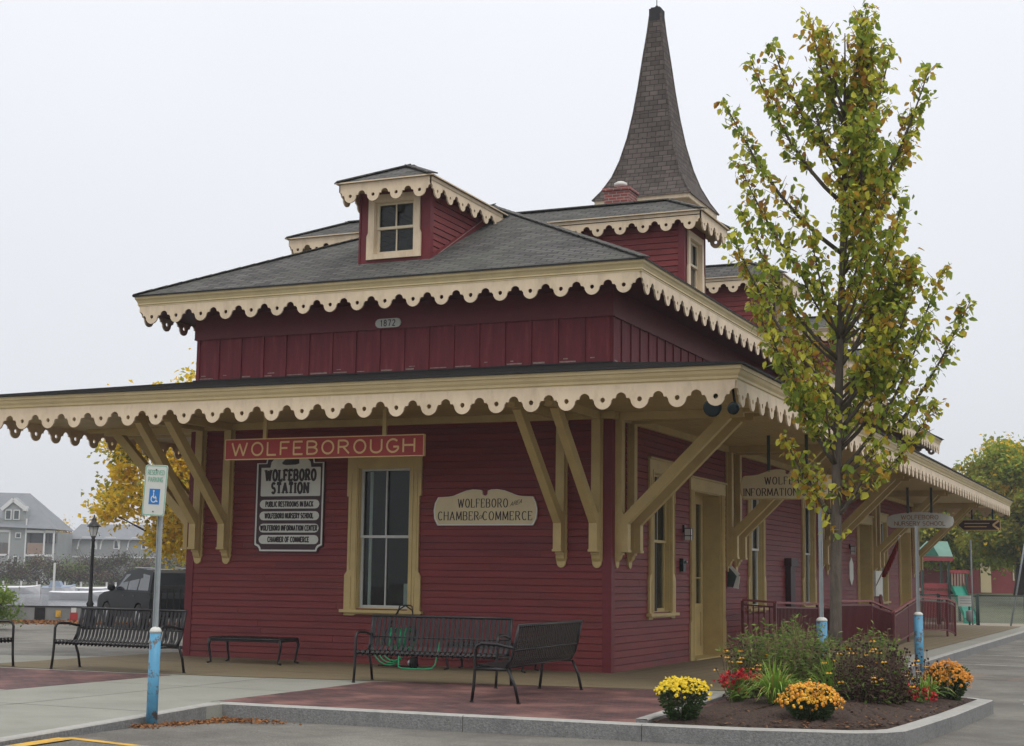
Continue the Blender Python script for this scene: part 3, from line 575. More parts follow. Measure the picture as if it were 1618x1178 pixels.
def windowpart(fr,a,z0,z1,hw,parent,sm='sash',gm='glass',ears=True,glass2=None,small=False):
    o,u,v,n=fr; mb=MB(); c=.20 if not small else .13
    if not small:
        # one casing board each side, eared head, flared foot, sill
        for s in (-1,1):
            pts=[(hw,z0-.02),(hw+c+.05,z0-.02),(hw+c+.05,z0+.60),(hw+c,z0+.68),(hw+c,z1-.52),(hw+c+.035,z1-.52),(hw+c+.035,z1+.24),(hw,z1+.24)]
            mb.prism([(p[0]*s,p[1]) for p in pts],(o+u*a,u,v,n),.018,.062)
            pts=[(hw+.02,z0),(hw+.075,z0),(hw+.075,z1+.05),(hw+.02,z1+.05)]
            mb.prism([(p[0]*s,p[1]) for p in pts],(o+u*a,u,v,n),.062,.076)
            mb.fbox(fr,a+s*(hw+.12)-.012,a+s*(hw+.12)+.012,z0,z0+.58,.062,.074); mb.fbox(fr,a+s*(hw+.15)-.012,a+s*(hw+.15)+.012,z0+.7,z1-.1,.062,.074)
        mb.fbox(fr,a-hw,a+hw,z1,z1+.24,.018,.060); mb.fbox(fr,a-hw-.28,a+hw+.28,z1+.24,z1+.275,.018,.10)
        mb.fbox(fr,a-hw-.31,a+hw+.31,z0-.075,z0-.02,.018,.12); mb.prism([(-hw-.25,z0-.075),(-hw-.25,z0-.13),(-hw-.05,z0-.13),(-hw,z0-.105),(hw,z0-.105),(hw+.05,z0-.13),(hw+.25,z0-.13),(hw+.25,z0-.075)],(o+u*a,u,v,n),.018,.05)
    else:
        for s in (-1,1):
            pts=[(hw,z0-.1),(hw+c+.03,z0-.1),(hw+c+.03,z0+.35),(hw+c,z0+.42),(hw+c,z1+.14),(hw,z1+.14)]
            mb.prism([(p[0]*s,p[1]) for p in pts],(o+u*a,u,v,n),.012,.05)
        mb.fbox(fr,a-hw,a+hw,z1,z1+.14,.012,.048); mb.fbox(fr,a-hw,a+hw,z0-.1,z0-.002,.012,.06)
    # jamb lining
    for (p,q,r_,s_) in ((a-hw,a-hw+.012,z0,z1),(a+hw-.012,a+hw,z0,z1),(a-hw,a+hw,z0,z0+.012),(a-hw,a+hw,z1-.012,z1)): mb.fbox(fr,p,q,r_,s_,-.12,.02)
    if parent is ST: wn=mb.build('window','tan' ,ST); par=wn
    else: wn=mb.build('window_casing','cream' ,parent); par=parent
    zm=(z0+z1)/2+ (0.02 if not small else 0)
    mb=MB(); f=.05; i0,i1=a-hw+.012,a+hw-.012
    for (za,zb,k) in ((zm-.02,z1-.012,-.045),(z0+.012,zm+.02,-.075)):
        mb.fbox(fr,i0,i0+f,za,zb,k-.035,k); mb.fbox(fr,i1-f,i1,za,zb,k-.035,k); mb.fbox(fr,i0+f,i1-f,zb-f*.8,zb,k-.035,k); mb.fbox(fr,i0+f,i1-f,za,za+f,k-.035,k)
        mb.fbox(fr,a-.012,a+.012,za+f,zb-f*.8,k-.03,k-.004)
    mb.build('sash',sm,par)
    mb=MB(); mb.fbox(fr,i0+.01,i1-.01,z0+.02,z1-.02,-.112,-.104); mb.build('pane',gm,par)
windowpart(FRONT,W-4.405,*WO,HW,ST)
for y,sm,gm in ((2.72,'tan','glass'),(9.72,'whitepaint','glass'),(15.12,'sash','glass'),(26.1,'sash','glass')): windowpart(RIGHT,y,*WO,HW,ST,sm,gm)
for y in (3,9.7,15,21,27): windowpart(LEFT,L-y,*WO,HW,ST)
def door(fr,a):
    o,u,v,n=fr; mb=MB(); h=1.02
    for s in (-1,1):
        pts=[(h,-.01),(h+.25,-.01),(h+.25,.72),(h+.2,.80),(h+.2,3.38),(h,3.38)]
        mb.prism([(p[0]*s,p[1]) for p in pts],(o+u*a,u,v,n),.018,.062)
        mb.fbox(fr,a+s*(h+.06)-.02,a+s*(h+.06)+.02,0,3.38,.062,.078); mb.fbox(fr,a+s*(h+.15)-.01,a+s*(h+.15)+.01,0,3.38,.062,.074)
    mb.fbox(fr,a-h-.24,a+h+.24,3.38,3.62,.018,.062); mb.fbox(fr,a-h-.28,a+h+.28,3.62,3.655,.018,.10)
    # panelled reveal
    for s in (-1,1):
        q0,q1=sorted((a+s*h,a+s*(h-.02))); mb.fbox(fr,q0,q1,0,3.38,-.45,.02)
        q0,q1=sorted((a+s*(h-.02),a+s*(h-.035)))
        for za,zb in ((.0,.12),(.95,1.1),(2.0,2.12),(3.2,3.36)): mb.fbox(fr,q0,q1,za,zb,-.42,.0)
    mb.fbox(fr,a-h+.02,a+h-.02,3.36,3.38,-.45,.02)
    mb.fbox(fr,a-h+.02,a+h-.02,-.02,.03,-.45,.10)
    D=mb.build('door','tan',ST)
    for s in (-1,1):
        mb=MB(); p=a+s*.49; k=-.36
        A0,A1=p-.49,p+.49
        mb.fbox(fr,A0,A0+.15,.03,3.36,k-.05,k); mb.fbox(fr,A1-.15,A1,.03,3.36,k-.05,k)
        for za,zb in ((.03,.22),(.92,1.10),(3.18,3.36)): mb.fbox(fr,A0+.15,A1-.15,za,zb,k-.05,k)
        mb.fbox(fr,A0+.15,A1-.15,.22,.92,k-.045,k-.02); mb.fbox(fr,A0+.22,A1-.22,.3,.84,k-.02,k-.008)
        mb.fbox(fr,p-.012,p+.012,1.10,3.18,k-.04,k-.01); mb.fbox(fr,A0+.15,A1-.15,1.62,1.645,k-.04,k-.01)
        mb.build('door_leaf','tan',D)
        mb=MB(); mb.fbox(fr,A0+.15,A1-.15,1.1,3.18,k-.04,k-.03); mb.build('door_glass','glass',D)
    mb=MB(); hb=o+u*(a-.07)+v*1.05+n*(-.33); mb.ball(hb,.03,8,6); mb.fbox(fr,a-.10,a-.04,.95,1.15,-.362,-.35); mb.build('handle','rim',D)
for y in (5.78,22.9,30.4): door(RIGHT,y)
# dormers
SL=.487
def dormer(fr,a,dz=0.0,hw=.73,eh=1.03,ek=.35):
    o,u,v,n=fr; P=lambda aa,z,k:o+u*aa+v*z+n*k
    ez=8.96+dz; kw=-.14; zb=7.42; rz=lambda k:6.955+SL*(.92-k); kof=lambda z:.92-(z-6.955)/SL
    st=ez-.11
    mb=MB()
    for s in (-1,1):
        sf=(o+u*(a+s*hw),-n if s>0 else n, v, u*s)
        # rows clipped by the roof slope
        def clip(z,s=s):
            kb=kof(z); L0=-kw; L1=max(-kb,L0); return (L0,L1) if s>0 else (-L1,-L0)
        clap(mb,sf,0,0,zb,st,(),.125,0,clip)
        # corner boards and sloping skirt board
        c0,c1=(-kw-.02,-kw+.12) if s>0 else (kw-.12,kw+.02)
        mb.fbox(sf,c0,c1,zb-.02,st,0.0,.032,1)
        p=P(a+s*(hw+.018),zb+.05,kw); q=P(a+s*(hw+.018),st+.05,kof(st)); mb.beam(p+n*-.05,q,.03,.16,1,up=v)
        p2=p-v*.085+u*s*.018; q2=p+(q-p)*.72-v*.085+u*s*.018; mb.beam(p2,p2+(q2-p2)*.45,.008,.02,2,up=v); mb.beam(p+v*.085+u*s*.016+n*-.2,p+(q-p)*.8+v*.085+u*s*.016,.008,.012,2,up=v)
    # front wall ring round the window
    z0,z1,wh=7.63,8.64,.42
    ff=(o+u*a,u,v,n)
    mb.fbox(ff,-hw,-wh,zb-.03,st,kw-.03,kw+.0,1); mb.fbox(ff,wh,hw,zb-.03,st,kw-.03,kw,1); mb.fbox(ff,-wh,wh,zb-.03,z0,kw-.03,kw,1); mb.fbox(ff,-wh,wh,z1,st,kw-.03,kw,1)
    D=mb.build('dormer',['siding','redtrim','redflake','siding2','siding3'],ST)
    windowpart((o+n*kw,u,v,n),a,z0,z1,wh,D,'creamsash','glass' if fr is FRONT else 'skyglass',small=True)
    # roof
    mb=MB(); kb=kof(ez); pk=ek-eh; zr=ez+eh*SL; kr=kof(zr)
    mb.add([P(a-eh,ez,ek),P(a+eh,ez,ek),P(a,zr,pk)],[(0,1,2)])
    mb.add([P(a+eh,ez,ek),P(a+eh,ez,kb-.05),P(a,zr,kr-.1),P(a,zr,pk)],[(0,1,2,3)])
    mb.add([P(a-eh,ez,kb-.05),P(a-eh,ez,ek),P(a,zr,pk),P(a,zr,kr-.1)],[(0,1,2,3)])
    for (A,B) in ((P(a-eh,ez,ek),P(a,zr,pk)),(P(a+eh,ez,ek),P(a,zr,pk)),(P(a,zr,pk),P(a,zr,kr))):
        mb.beam(A+v*.012,B+v*.015,.2,.025)
    mb.build('dormer_roof','shingle',D,uvf=roofuv)
    mb=MB(); b=eh-.05; kf=ek-.05
    for q in (ff,):
        mb.fbox(q,-eh,eh,ez-.022,ez-.001,ek-.03,ek+.005,0)
    for s in (-1,1):
        mb.beam(P(a+s*(eh-.01),ez-.012,ek-.03),P(a+s*(eh-.01),ez-.012,kb+.1),.03,.02,0,up=v)
    scallops(mb,(P(a-b,ez-.021,kf-.03),u,v,n),2*b,.50,.15,.88)
    ln=kf-kb-.25
    scallops(mb,(P(a+b-.03,ez-.02,kf),-n,v,u),ln,.50,.15,.88)
    scallops(mb,(P(a-b+.03,ez-.02,kf-ln),n,v,-u),ln,.50,.15,.88)
    mb.build('dormer_scallop_board',['cream','roofedge'],D)
    mb=MB(); mb.fbox(ff,-b,b,st,st+.02,kb+.1,kf-.03); mb.build('dormer_soffit','tan',D)
dormer(FRONT,W-4.42)
for y in (5.45,12.4,20.8,27.7):
    dormer(RIGHT,y,.12); dormer(LEFT,L-y+.8,.06)
mb=MB(); mb.box(-W+.05,-.05,2.6,2.7,0,4.4); mb.box(-W+.05,-.05,.05,L-.05,-.05,.0); mb.box(-5.9,-5.8,.06,2.6,0,4.4); mb.box(-W+.05,-.05,8.0,8.1,0,4.4); mb.box(-3.9,-3.8,8.1,L,0,4.4); mb.box(-W+.05,-.05,.05,L-.05,4.3,4.4); mb.build('interior_partition','room',ST)
mb=MB(); mb.box(-4.9,-4.0,.5,1.2,.0,.85); mb.box(-4.95,-3.95,.45,1.25,.85,.9); mb.box(-4.75,-4.35,.7,.75,.9,1.3); mb.build('desk','room',ST)
mb=MB(); mb.box(-4.06,-3.92,.15,.155,1.05,1.45); mb.box(-4.80,-4.74,.14,.16,1.05,3.5); mb.build('window_paper','paper',ST)
mb=MB(); mb.box(-.16,-.15,2.2,3.25,2.05,3.5); mb.box(-.16,-.15,14.6,15.65,1.9,3.5); mb.build('window_blind','blind',ST)
# chimney and vent pot
mb=MB(); mb.box(CX+.06,CX+.74,11.2,11.85,9.0,11.60); mb.box(CX+.02,CX+.78,11.16,11.89,11.50,11.58); mb.lathe([(.13,11.60),(.13,11.68),(.17,11.69),(.17,11.76),(.1,11.80)],(CX+.4,11.52,0),12,1)
mb.build('chimney',['brick','whitepaint'],RF,uvf=walluv)
# spire tower
TX,TY,TH=CX,15.7,1.4
mb=MB(); mb.box(TX-1.05,TX+1.05,TY-1.05,TY+1.05,8.9,12.06)
TW=mb.build('tower','cream',ST)
mb=MB(); ring(mb,[(-.35,11.85),(-.10,11.98),(-.04,11.98),(-.02,12.0),(-.02,12.10),(.0,12.11)],TX-TH,TX+TH,TY-TH,TY+TH); mb.build('tower_cornice','cream',TW)
mb=MB(); prof=[(1.43,12.11),(1.22,12.42),(1.0,12.85),(.83,13.35),(.66,14.05),(.53,14.8),(.42,15.6),(.315,16.5),(.215,17.3),(.16,17.85)]
for (r0,z0),(r1,z1) in zip(prof[:-1],prof[1:]):
    A=[(TX-r0,TY-r0,z0),(TX+r0,TY-r0,z0),(TX+r0,TY+r0,z0),(TX-r0,TY+r0,z0)]; B=[(TX-r1,TY-r1,z1),(TX+r1,TY-r1,z1),(TX+r1,TY+r1,z1),(TX-r1,TY+r1,z1)]
    for i in range(4): j=(i+1)%4; mb.add([A[i],A[j],B[j],B[i]],[(0,1,2,3)])
for sx in (-1,1):
    for sy in (-1,1): mb.tube([(TX+sx*r,TY+sy*r,z) for r,z in prof],.028,5,0,False)
mb.build('spire','shingle2',TW,uvf=roofuv)
mb=MB(); mb.box(TX-.18,TX+.18,TY-.18,TY+.18,17.6,18.02); mb.box(TX-.14,TX+.14,TY-.14,TY+.14,18.02,18.07); mb.tube([(TX,TY,18.0),(TX,TY,18.75)],.012,6,1); mb.ball((TX,TY,18.12),.05,8,6,1); mb.build('spire_cap',['roofedge','black'],TW)
# ---------------------------------------------------------------- benches
def strap_bench(Lb,label,group):
    t=empty('park_bench',(0,0,0),label,'bench',group,world=False)
    prof=[(.0,.40),(-.012,.44),(.012,.472),(.06,.478),(.25,.452),(.40,.44),(.455,.462),(.49,.52),(.535,.72),(.585,.97),(.60,.985),(.61,.965)]
    n=round(Lb/.080); p=Lb/n; mb=MB(); ms=MB()
    for i in range(n):
        x=p*(i+.5)
        for m_,pr in ((ms,prof[:6]),(mb,prof[5:])):
            for a,b in zip(pr[:-1],pr[1:]): m_.beam((x,a[0],a[1]),(x,b[0],b[1]),.048,.009,up=(0,-.3,1) if m_ is ms else (0,-1,.2))
    ms.tube([(.0,.01,.43),(Lb,.01,.43)],.017,8); ms.tube([(0,.43,.445),(Lb,.43,.445)],.015,6)
    ms.build('seat','black',t)
    mb.tube([(-.01,.59,.975),(Lb+.01,.59,.975)],.022,8); mb.tube([(0,.525,.66),(Lb,.525,.66)],.012,6); mb.build('backrest','black',t)
    for s,x in ((-1,.0),(1,Lb)):
        mb=MB(); mb.tube([(x,.43,.44),(x,.50,.56),(x,.545,.74),(x,.59,.975)],.02,8); mb.tube([(x,.02,.42),(x,.44,.42)],.02,8); mb.build('side_frame','black',t)
        mb=MB(); mb.tube([(x,-.035,0),(x,-.01,.2),(x,.005,.45),(x,.005,.66),(x,.03,.715),(x,.09,.74),(x,.3,.735),(x,.47,.70),(x,.535,.695)],.021,8); mb.lathe([(.03,0),(.03,.012),(.022,.014)],(x,-.035,0),8); mb.build('armrest_leg','black',t)
        mb=MB(); mb.tube([(x,.60,0),(x,.55,.22),(x,.46,.42)],.021,8); mb.lathe([(.03,0),(.03,.012),(.022,.014)],(x,.60,0),8); mb.build('leg','black',t)
    return t
gb='black strap benches around the station forecourt'
bA=strap_bench(2.28,'black strap bench at back of brick paving with green hose reel behind it',gb)
bA.location=(-2.45,-4.42,.006); bA.rotation_euler=(0,0,rad(3))
dup(bA,(-8.04,-4.53,.006),rad(-6.0),'black strap bench on left brick strip between blue bollard and building corner')
dup(bA,(-8.98,-6.72,.006),rad(90),'black strap bench turned sideways, cut off by the left edge of the photo')
bB=strap_bench(2.72,'black strap bench turned sideways, standing nearest the kerb and facing left',gb); bB.location=(.40,-3.98,.006); bB.rotation_euler=(0,0,rad(-86))
def flat_bench(label):
    t=empty('backless_bench',(0,0,0),label,'bench','backless black benches against the station front',world=False)
    mb=MB(); n=20
    for i in range(n):
        x=.03+1.4*i/(n-1); mb.beam((x,-.01,.455),(x,.62,.455),.045,.01); mb.beam((x,-.012,.42),(x,-.012,.455),.045,.01,up=(0,1,0))
    mb.box(0,1.46,-.015,.01,.385,.45); mb.box(0,1.46,.60,.625,.385,.45); mb.box(-.012,.012,0,.61,.39,.448); mb.box(1.448,1.472,0,.61,.39,.448); mb.tube([(0,0,.43),(1.46,0,.43)],.022,8); mb.tube([(0,.61,.43),(1.46,.61,.43)],.022,8); mb.tube([(0,0,.43),(0,.61,.43)],.018,8); mb.tube([(1.46,0,.43),(1.46,.61,.43)],.018,8)
    mb.build('seat','black',t)
    for x in (.02,1.44):
        for y,s in ((.0,-1),(.61,1)):
            mb=MB(); sx=-1 if x<.5 else 1
            mb.tube([(x,y,.43),(x+sx*.02,y+s*.01,.33),(x,y,.2),(x-sx*.02,y,.1),(x-sx*.03,y,.03),(x+sx*.035,y+s*.01,.012)],[.03,.028,.022,.020,.022,.018],8); mb.build('leg','black',t)
    return t
fb=flat_bench('black backless slatted bench against red wall under the directory sign'); fb.location=(-7.0,-1.66,.012); fb.rotation_euler=(0,0,rad(3))
dup(fb,(-2.63,-.98,.012),rad(2),'black backless bench half hidden behind the long strap bench')
# ---------------------------------------------------------------- hose reel cart
t=empty('hose_reel_cart',(-3.5,-.9,0),'green garden hose wound on wheeled black reel cart behind the bench','hose reel')
mb=MB()
for x in (-3.78,-3.27):
    mb.tube([(x,-.75,.03),(x,-.85,.35),(x,-.9,.7),(x+(.19 if x<-3.5 else -.05),-.92,1.0),(-3.45,-.93,1.08)],.013,6)
mb.tube([(-3.6,-.93,.94),(-3.56,-.93,1.07),(-3.52,-.93,1.085),(-3.36,-.93,1.085),(-3.32,-.93,1.07),(-3.30,-.93,.94)],.013,6); mb.tube([(-3.95,-.95,.04),(-3.3,-.85,.04)],.014,6); mb.tube([(-3.78,-.88,.5),(-3.27,-.88,.5)],.02,6)
mb.build('frame','black',t)
mb=MB()
for x in (-3.74,-3.34):
    mb.tube([(x,-.9+.22*math.cos(a),.5+.22*math.sin(a)) for a in [2*PI*i/16 for i in range(17)]],.012,5)
mb.build('reel','floodg',t)
mb=MB(); pts=[]
for i in range(260):
    a=2*PI*i/20; k=i/260; x=-3.54+.17*math.sin(k*PI*5); pts.append((x,-.9+(.15+.045*k+random.uniform(-.006,.006))*math.cos(a),.5+(.15+.05*k)*math.sin(a)))
mb.tube(pts,.013,5)
for dx,dr in ((0,.29),(.06,.25),(-.05,.33)):
    mb.tube([(-3.62+dx+ (dr)*math.cos(a),-1.10-dx*.3,.42+(dr+.03)*math.sin(a)) for a in [rad(150)+rad(250)*i/14 for i in range(15)]],.013,5)
mb.tube([(-3.42,-1.1,.55),(-3.44,-1.15,.2),(-3.42,-1.2,.05),(-3.32,-1.25,.025),(-2.9,-1.25,.025),(-2.78,-1.2,.04),(-2.74,-1.15,.1),(-2.72,-1.1,.3),(-2.71,-1.05,.48)],.013,6)
mb.build('hose','hose',t)
mb=MB(); mb.tube([(-3.26,-1.0,.11),(-3.20,-1.0,.11)],.105,16); mb.build('wheel','tyre',t)
mb=MB(); mb.tube([(-3.27,-1.03,.11),(-3.25,-1.06,.11)],.06,12); mb.build('hub_cap','rim',t)
# ---------------------------------------------------------------- signs
def arch(hw,h,sc=1.0):
    l=[(-.935,0),(-1.0,.12),(-1.015,.27),(-.99,.40),(-.93,.505),(-.72,.515),(-.62,.53),(-.5,.575),(-.37,.62),(-.24,.64),(-.12,.635),(-.055,.615),(-.05,.55),(-.02,.53)]
    l=[(x*hw/1.015,z*h/.64) for x,z in l]; return l+[(-x,z) for x,z in l[::-1]]
def inset(poly,d):
    cx=sum(p[0] for p in poly)/len(poly); cz=sum(p[1] for p in poly)/len(poly); hx=max(abs(p[0]-cx) for p in poly); hz=max(abs(p[1]-cz) for p in poly)
    return [(cx+(p[0]-cx)*(1-d/hx),cz+(p[1]-cz)*(1-d/hz)) for p in poly]
def ccw(p):
    a=sum(p[i][0]*p[(i+1)%len(p)][1]-p[(i+1)%len(p)][0]*p[i][1] for i in range(len(p))); return p if a>0 else p[::-1]
# hanging WOLFEBOROUGH board
t=empty('name_board',(-4.87,-1.5,3.82),'long bright red board reading WOLFEBOROUGH in gold letters hanging under the front canopy','sign')
fr=(V((-6.89,-1.5,3.648)),X,Z,-Y)
mb=MB(); mb.fbox(fr,0,4.03,0,.345,-.03,.03); mb.build('board','signred',t)
mb=MB(); mb.fbox(fr,-.012,4.042,.345,.362,-.035,.037); mb.fbox(fr,-.012,4.042,-.017,0,-.035,.037); mb.fbox(fr,-.012,.0,0,.345,-.035,.037); mb.fbox(fr,4.03,4.042,0,.345,-.035,.037); mb.build('edge_trim','gold',t)
mb=MB(); text(mb,'WOLFEBOROUGH',fr,2.0,.062,.225,.033,t=.15,width=3.72,sp=.30); mb.build('lettering','gold',t)
for x in (-6.07,-3.63):
    mb=MB(); mb.fbox(fr,x+6.89-.035,x+6.89+.035,.362,.82,-.02,.03); mb.build('hanger','tan',t)
# directory board
t=empty('directory_board',(-6.43,-.04,2.85),'dark arched directory board titled WOLFEBORO STATION with four pale name strips on the front wall','sign')
o=V((-6.43,-.022,2.0)); fr=(o,X,Z,-Y)
hull=[(-.64,0),(.64,0),(.655,.05),(.69,.09),(.76,.12),(.76,1.70),(.55,1.70),(.53,1.80),(.42,1.90),(.22,1.99),(0,2.02),(-.22,1.99),(-.42,1.90),(-.53,1.80),(-.55,1.70),(-.76,1.70),(-.76,.12),(-.69,.09),(-.655,.05)]
mb=MB(); mb.prism(hull,fr,0,.03); mb.build('backing_board','signdark',t)
i1=inset(hull,.02); i2=inset(hull,.05)
mb=MB(); mb.prism(i1,fr,.03,.036,0,[i2]); mb.build('border','signwhite',t)
mb=MB(); mb.prism([(-.64,1.07),(-.62,1.055),(.66-.0,1.055),(.67,1.07),(.67,1.585),(.655,1.60),(.46,1.60),(.44,1.70),(.33,1.80),(.16,1.88),(0,1.90),(-.16,1.88),(-.33,1.80),(-.42,1.70),(-.44,1.60),(-.64,1.60)],fr,.03,.035); mb.build('title_panel','signgrey',t)
mb=MB(); mb.prism([(-.18,1.695),(-.17,1.66),(-.10,1.645),(.12,1.65),(.2,1.67),(.19,1.76),(.06,1.80),(-.08,1.78)],fr,.035,.037); text(mb,'WOLFEBORO',fr,.015,1.355,.195,.037,t=.25,serif=.17,width=1.10,sp=.14); text(mb,'STATION',fr,.01,1.115,.19,.037,t=.25,serif=.17,width=.80,sp=.14)
mb.build('title_lettering','letter',t)
for z,s,wd in ((.905,'PUBLIC RESTROOMS IN BACK',1.04),(.685,'WOLFEBORO NURSERY SCHOOL',1.06),(.455,'WOLFEBORO INFORMATION CENTER',1.24),(.24,'CHAMBER OF COMMERCE',.90)):
    mb=MB(); r=.083; pl=[(.66-r+r*math.cos(rad(a)),z+r*math.sin(rad(a))) for a in range(-90,91,30)]+[(-.65+r-r*math.cos(rad(a)),z+r*math.sin(rad(a))) for a in range(90,-91,-30)]
    mb.prism(ccw(pl),fr,.03,.035); nm=mb.build('name_strip','signgrey',t)
    mb=MB(); text(mb,s,fr,.005,z-.045,.092,.037,t=.23,serif=.14,width=wd,sp=.16); mb.build('strip_lettering','letter',nm)
# chamber of commerce sign
def archsign(o,hw,h,label,lines_,board,back,border=True,rods=None,group=None):
    t=empty('arched_sign',o,label,'sign',group); o=V(o); fr=(o,X,Z,-Y)
    mb=MB(); mb.prism(ccw(arch(hw,h)),fr,-.02,.02); mb.build('board',board,t)
    if border:
        a=ccw(arch(hw,h)); mb=MB(); mb.prism(a,fr,.02,.025,0,[inset(a,.022)]); mb.build('border',back,t)
    mb=MB()
    for s,cx,z,hh,wd,kw in lines_: text(mb,s,fr,cx,z,hh,.024,width=wd,**kw)
    mb.build('lettering','letter',t)
    for x in (rods or []):
        mb=MB(); mb.fbox(fr,x-.03,x+.03,h*.92,4.465-o.z,-.02,.02); mb.build('hanger','greenpaint',t)
    return t
k=dict(t=.13,serif=.07,contrast=.5,sp=.22)
archsign((-2.355,-.045,2.50),1.015,.64,'tan arched sign reading WOLFEBORO Area CHAMBER of COMMERCE on the front wall',[('WOLFEBORO',-.04,.32,.15,.97,k),('AREA',.60,.335,.075,.22,dict(t=.10,slant=.4,rise=.25,sp=.2)),('CHAMBER',-.52,.095,.15,.80,k),('OF',-.07,.12,.06,.085,dict(t=.1,slant=.3)),('COMMERCE',.44,.095,.15,.95,k)],'signtan','signwhite')
archsign((1.90,5.0,3.19),.97,.60,'tan arched sign reading WOLFEBORO INFORMATION CENTER hanging under side canopy',[('WOLFEBORO',.07,.30,.145,1.05,k),('INFORMATION CENTER',.0,.075,.145,1.78,dict(t=.13,serif=.07,contrast=.5,sp=.14))],'signtan','tan',rods=(-.38,.38))
t=empty('oval_sign',(1.8,22.5,3.3),'faded grey rounded nursery school sign hanging under the far canopy','sign'); fr=(V((1.78,22.5,3.24)),X,Z,-Y)
mb=MB(); pl=[(-.95,.06),(-.85,0),(.85,0),(.95,.06),(1.0,.19),(.97,.33),(.8,.40),(.4,.46),(0,.48),(-.4,.46),(-.8,.40),(-.97,.33),(-1.0,.19)]; mb.prism(pl,fr,-.02,.02); mb.build('board','signgrey',t)
mb=MB(); text(mb,'WOLFEBORO',fr,0,.26,.12,.024,t=.14,width=1.1); text(mb,'NURSERY SCHOOL',fr,0,.07,.12,.024,t=.14,width=1.5); mb.build('lettering','lo2',t)
for x in (-.35,.35):
    mb=MB(); mb.fbox(fr,x-.035,x+.035,.44,1.225,-.02,.02); mb.build('hanger','greenpaint',t)
t=empty('arrow_sign',(2.2,34.5,3.8),'small dark gold-edged arrow-ended signboard hanging at far canopy end','sign'); fr=(V((2.17,34.5,3.56)),X,Z,-Y)
pl=[(-.62,0),(.72,0),(.72,.40),(-.62,.40),(-.82,.20)]
mb=MB(); mb.prism(pl,fr,-.02,.02); mb.build('board','signdark',t)
mb=MB(); mb.prism(pl,fr,.02,.024,0,[inset(pl,.02)]); mb.beam((2.62,34.47,3.76),(2.84,34.47,3.92),.07,.01,up=Y); mb.beam((2.62,34.47,3.76),(2.84,34.47,3.60),.07,.011,up=Y); mb.beam((1.6,34.47,3.82),(2.5,34.47,3.82),.03,.01,up=Y); mb.beam((1.6,34.47,3.70),(2.4,34.47,3.70),.03,.01,up=Y); mb.build('border','gold',t)
for x in (-.3,.45):
    mb=MB(); mb.fbox(fr,x-.03,x+.03,.40,.905,-.015,.015); mb.build('hanger','greenpaint',t)
t=empty('year_plaque',(-4.4,-.06,6.26),'small pale rounded plaque reading 1872 on the frieze','plaque'); fr=(V((-4.40,-.052,6.17)),X,Z,-Y)
mb=MB(); r=.085; pl=[(.27-r+r*math.cos(rad(a)),.09+r*math.sin(rad(a))) for a in range(-90,91,30)]+[(-.27+r-r*math.cos(rad(a)),.09+r*math.sin(rad(a))) for a in range(90,-91,-30)]
mb.prism(ccw(pl),fr,0,.02); mb.build('plate','signgrey',t); mb=MB(); text(mb,'1872',fr,0,.035,.11,.022,t=.16,serif=.10,width=.30,sp=.25); mb.build('numerals','letter',t)
t=tag(None or (lambda mb:(mb.prism([(-.40,.3),(-.28,-.0),(-.28,-.0),(0,-.32),(.28,0),(.28,0),(.40,.3)][0:0] or [(0,-.42),(.28,-.22),(.28,.22),(0,.42),(-.28,.22),(-.28,-.22)],(V((.02,20.7,1.9)),Y,Z,X),0,.03),mb.build('hexagonal_plaque','signgrey'))[1])(MB()),'elongated six-sided grey plaque on red wall beside the far door','plaque')
# accessible parking sign and bollards
def bollard(loc,h,top,label,r_=.088):
    t=empty('sign_bollard',loc,label,'bollard','blue bollards carrying steel sign posts'); x,y,z=loc
    mb=MB(); mb.tube([(x,y,z-.1),(x,y,h-.03)],r_,18); mb.build('bollard_pipe','bluepaint',t)
    mb=MB(); mb.lathe([(r_+.003,h-.03),(r_+.005,h-.01),(r_*.8,h+.02),(r_*.4,h+.035)],(x,y,0),18); mb.build('concrete_cap','signwhite',t)
    mb=MB(); fr=(V((x,y,0)),X,Z,-Y)
    mb.fbox(fr,-.03,.03,h,top,-.004,.0); mb.fbox(fr,-.032,-.026,h,top,.0,.02); mb.fbox(fr,.026,.032,h,top,.0,.02)
    mb.build('sign_post','galv',t); return t
t=bollard((-1.57,-10.5,-.10),.96,2.80,'chipped blue bollard at the kerb corner carrying an accessible parking sign',.062)
o=V((-1.64,-10.55,2.225)); u=(X*math.cos(-.10)+Z*math.sin(-.05)).normalized(); v=Y.cross(u)*-1; v=u.cross(-Y)*-1 if u.cross(-Y).z<0 else u.cross(-Y); fr=(o,u,v,-Y)
def rrect(x0,x1,z0,z1,r): return [(x1-r+r*math.cos(rad(a)),z0+r+r*math.sin(rad(a))) for a in (-90,-60,-30,0)]+[(x1-r+r*math.cos(rad(a)),z1-r+r*math.sin(rad(a))) for a in (0,30,60,90)]+[(x0+r+r*math.cos(rad(a)),z1-r+r*math.sin(rad(a))) for a in (90,120,150,180)]+[(x0+r+r*math.cos(rad(a)),z0+r+r*math.sin(rad(a))) for a in (180,210,240,270)]
mb=MB(); mb.prism(rrect(-.155,.155,0,.575,.03),fr,0,.004); pl=mb.build('sign_plate','signgrey',t)
mb=MB(); mb.prism(rrect(-.15,.15,.005,.57,.028),fr,.004,.0055,0,[rrect(-.138,.138,.017,.558,.02)]); text(mb,'RESERVED',fr,0,.465,.05,.006,t=.16,width=.23); text(mb,'PARKING',fr,0,.385,.05,.006,t=.16,width=.20); mb.build('green_lettering','greenl',pl)
mb=MB(); mb.prism([(-.072,.13),(.072,.13),(.072,.305),(-.072,.305)],fr,.004,.006); mb.build('blue_square','blue',pl)
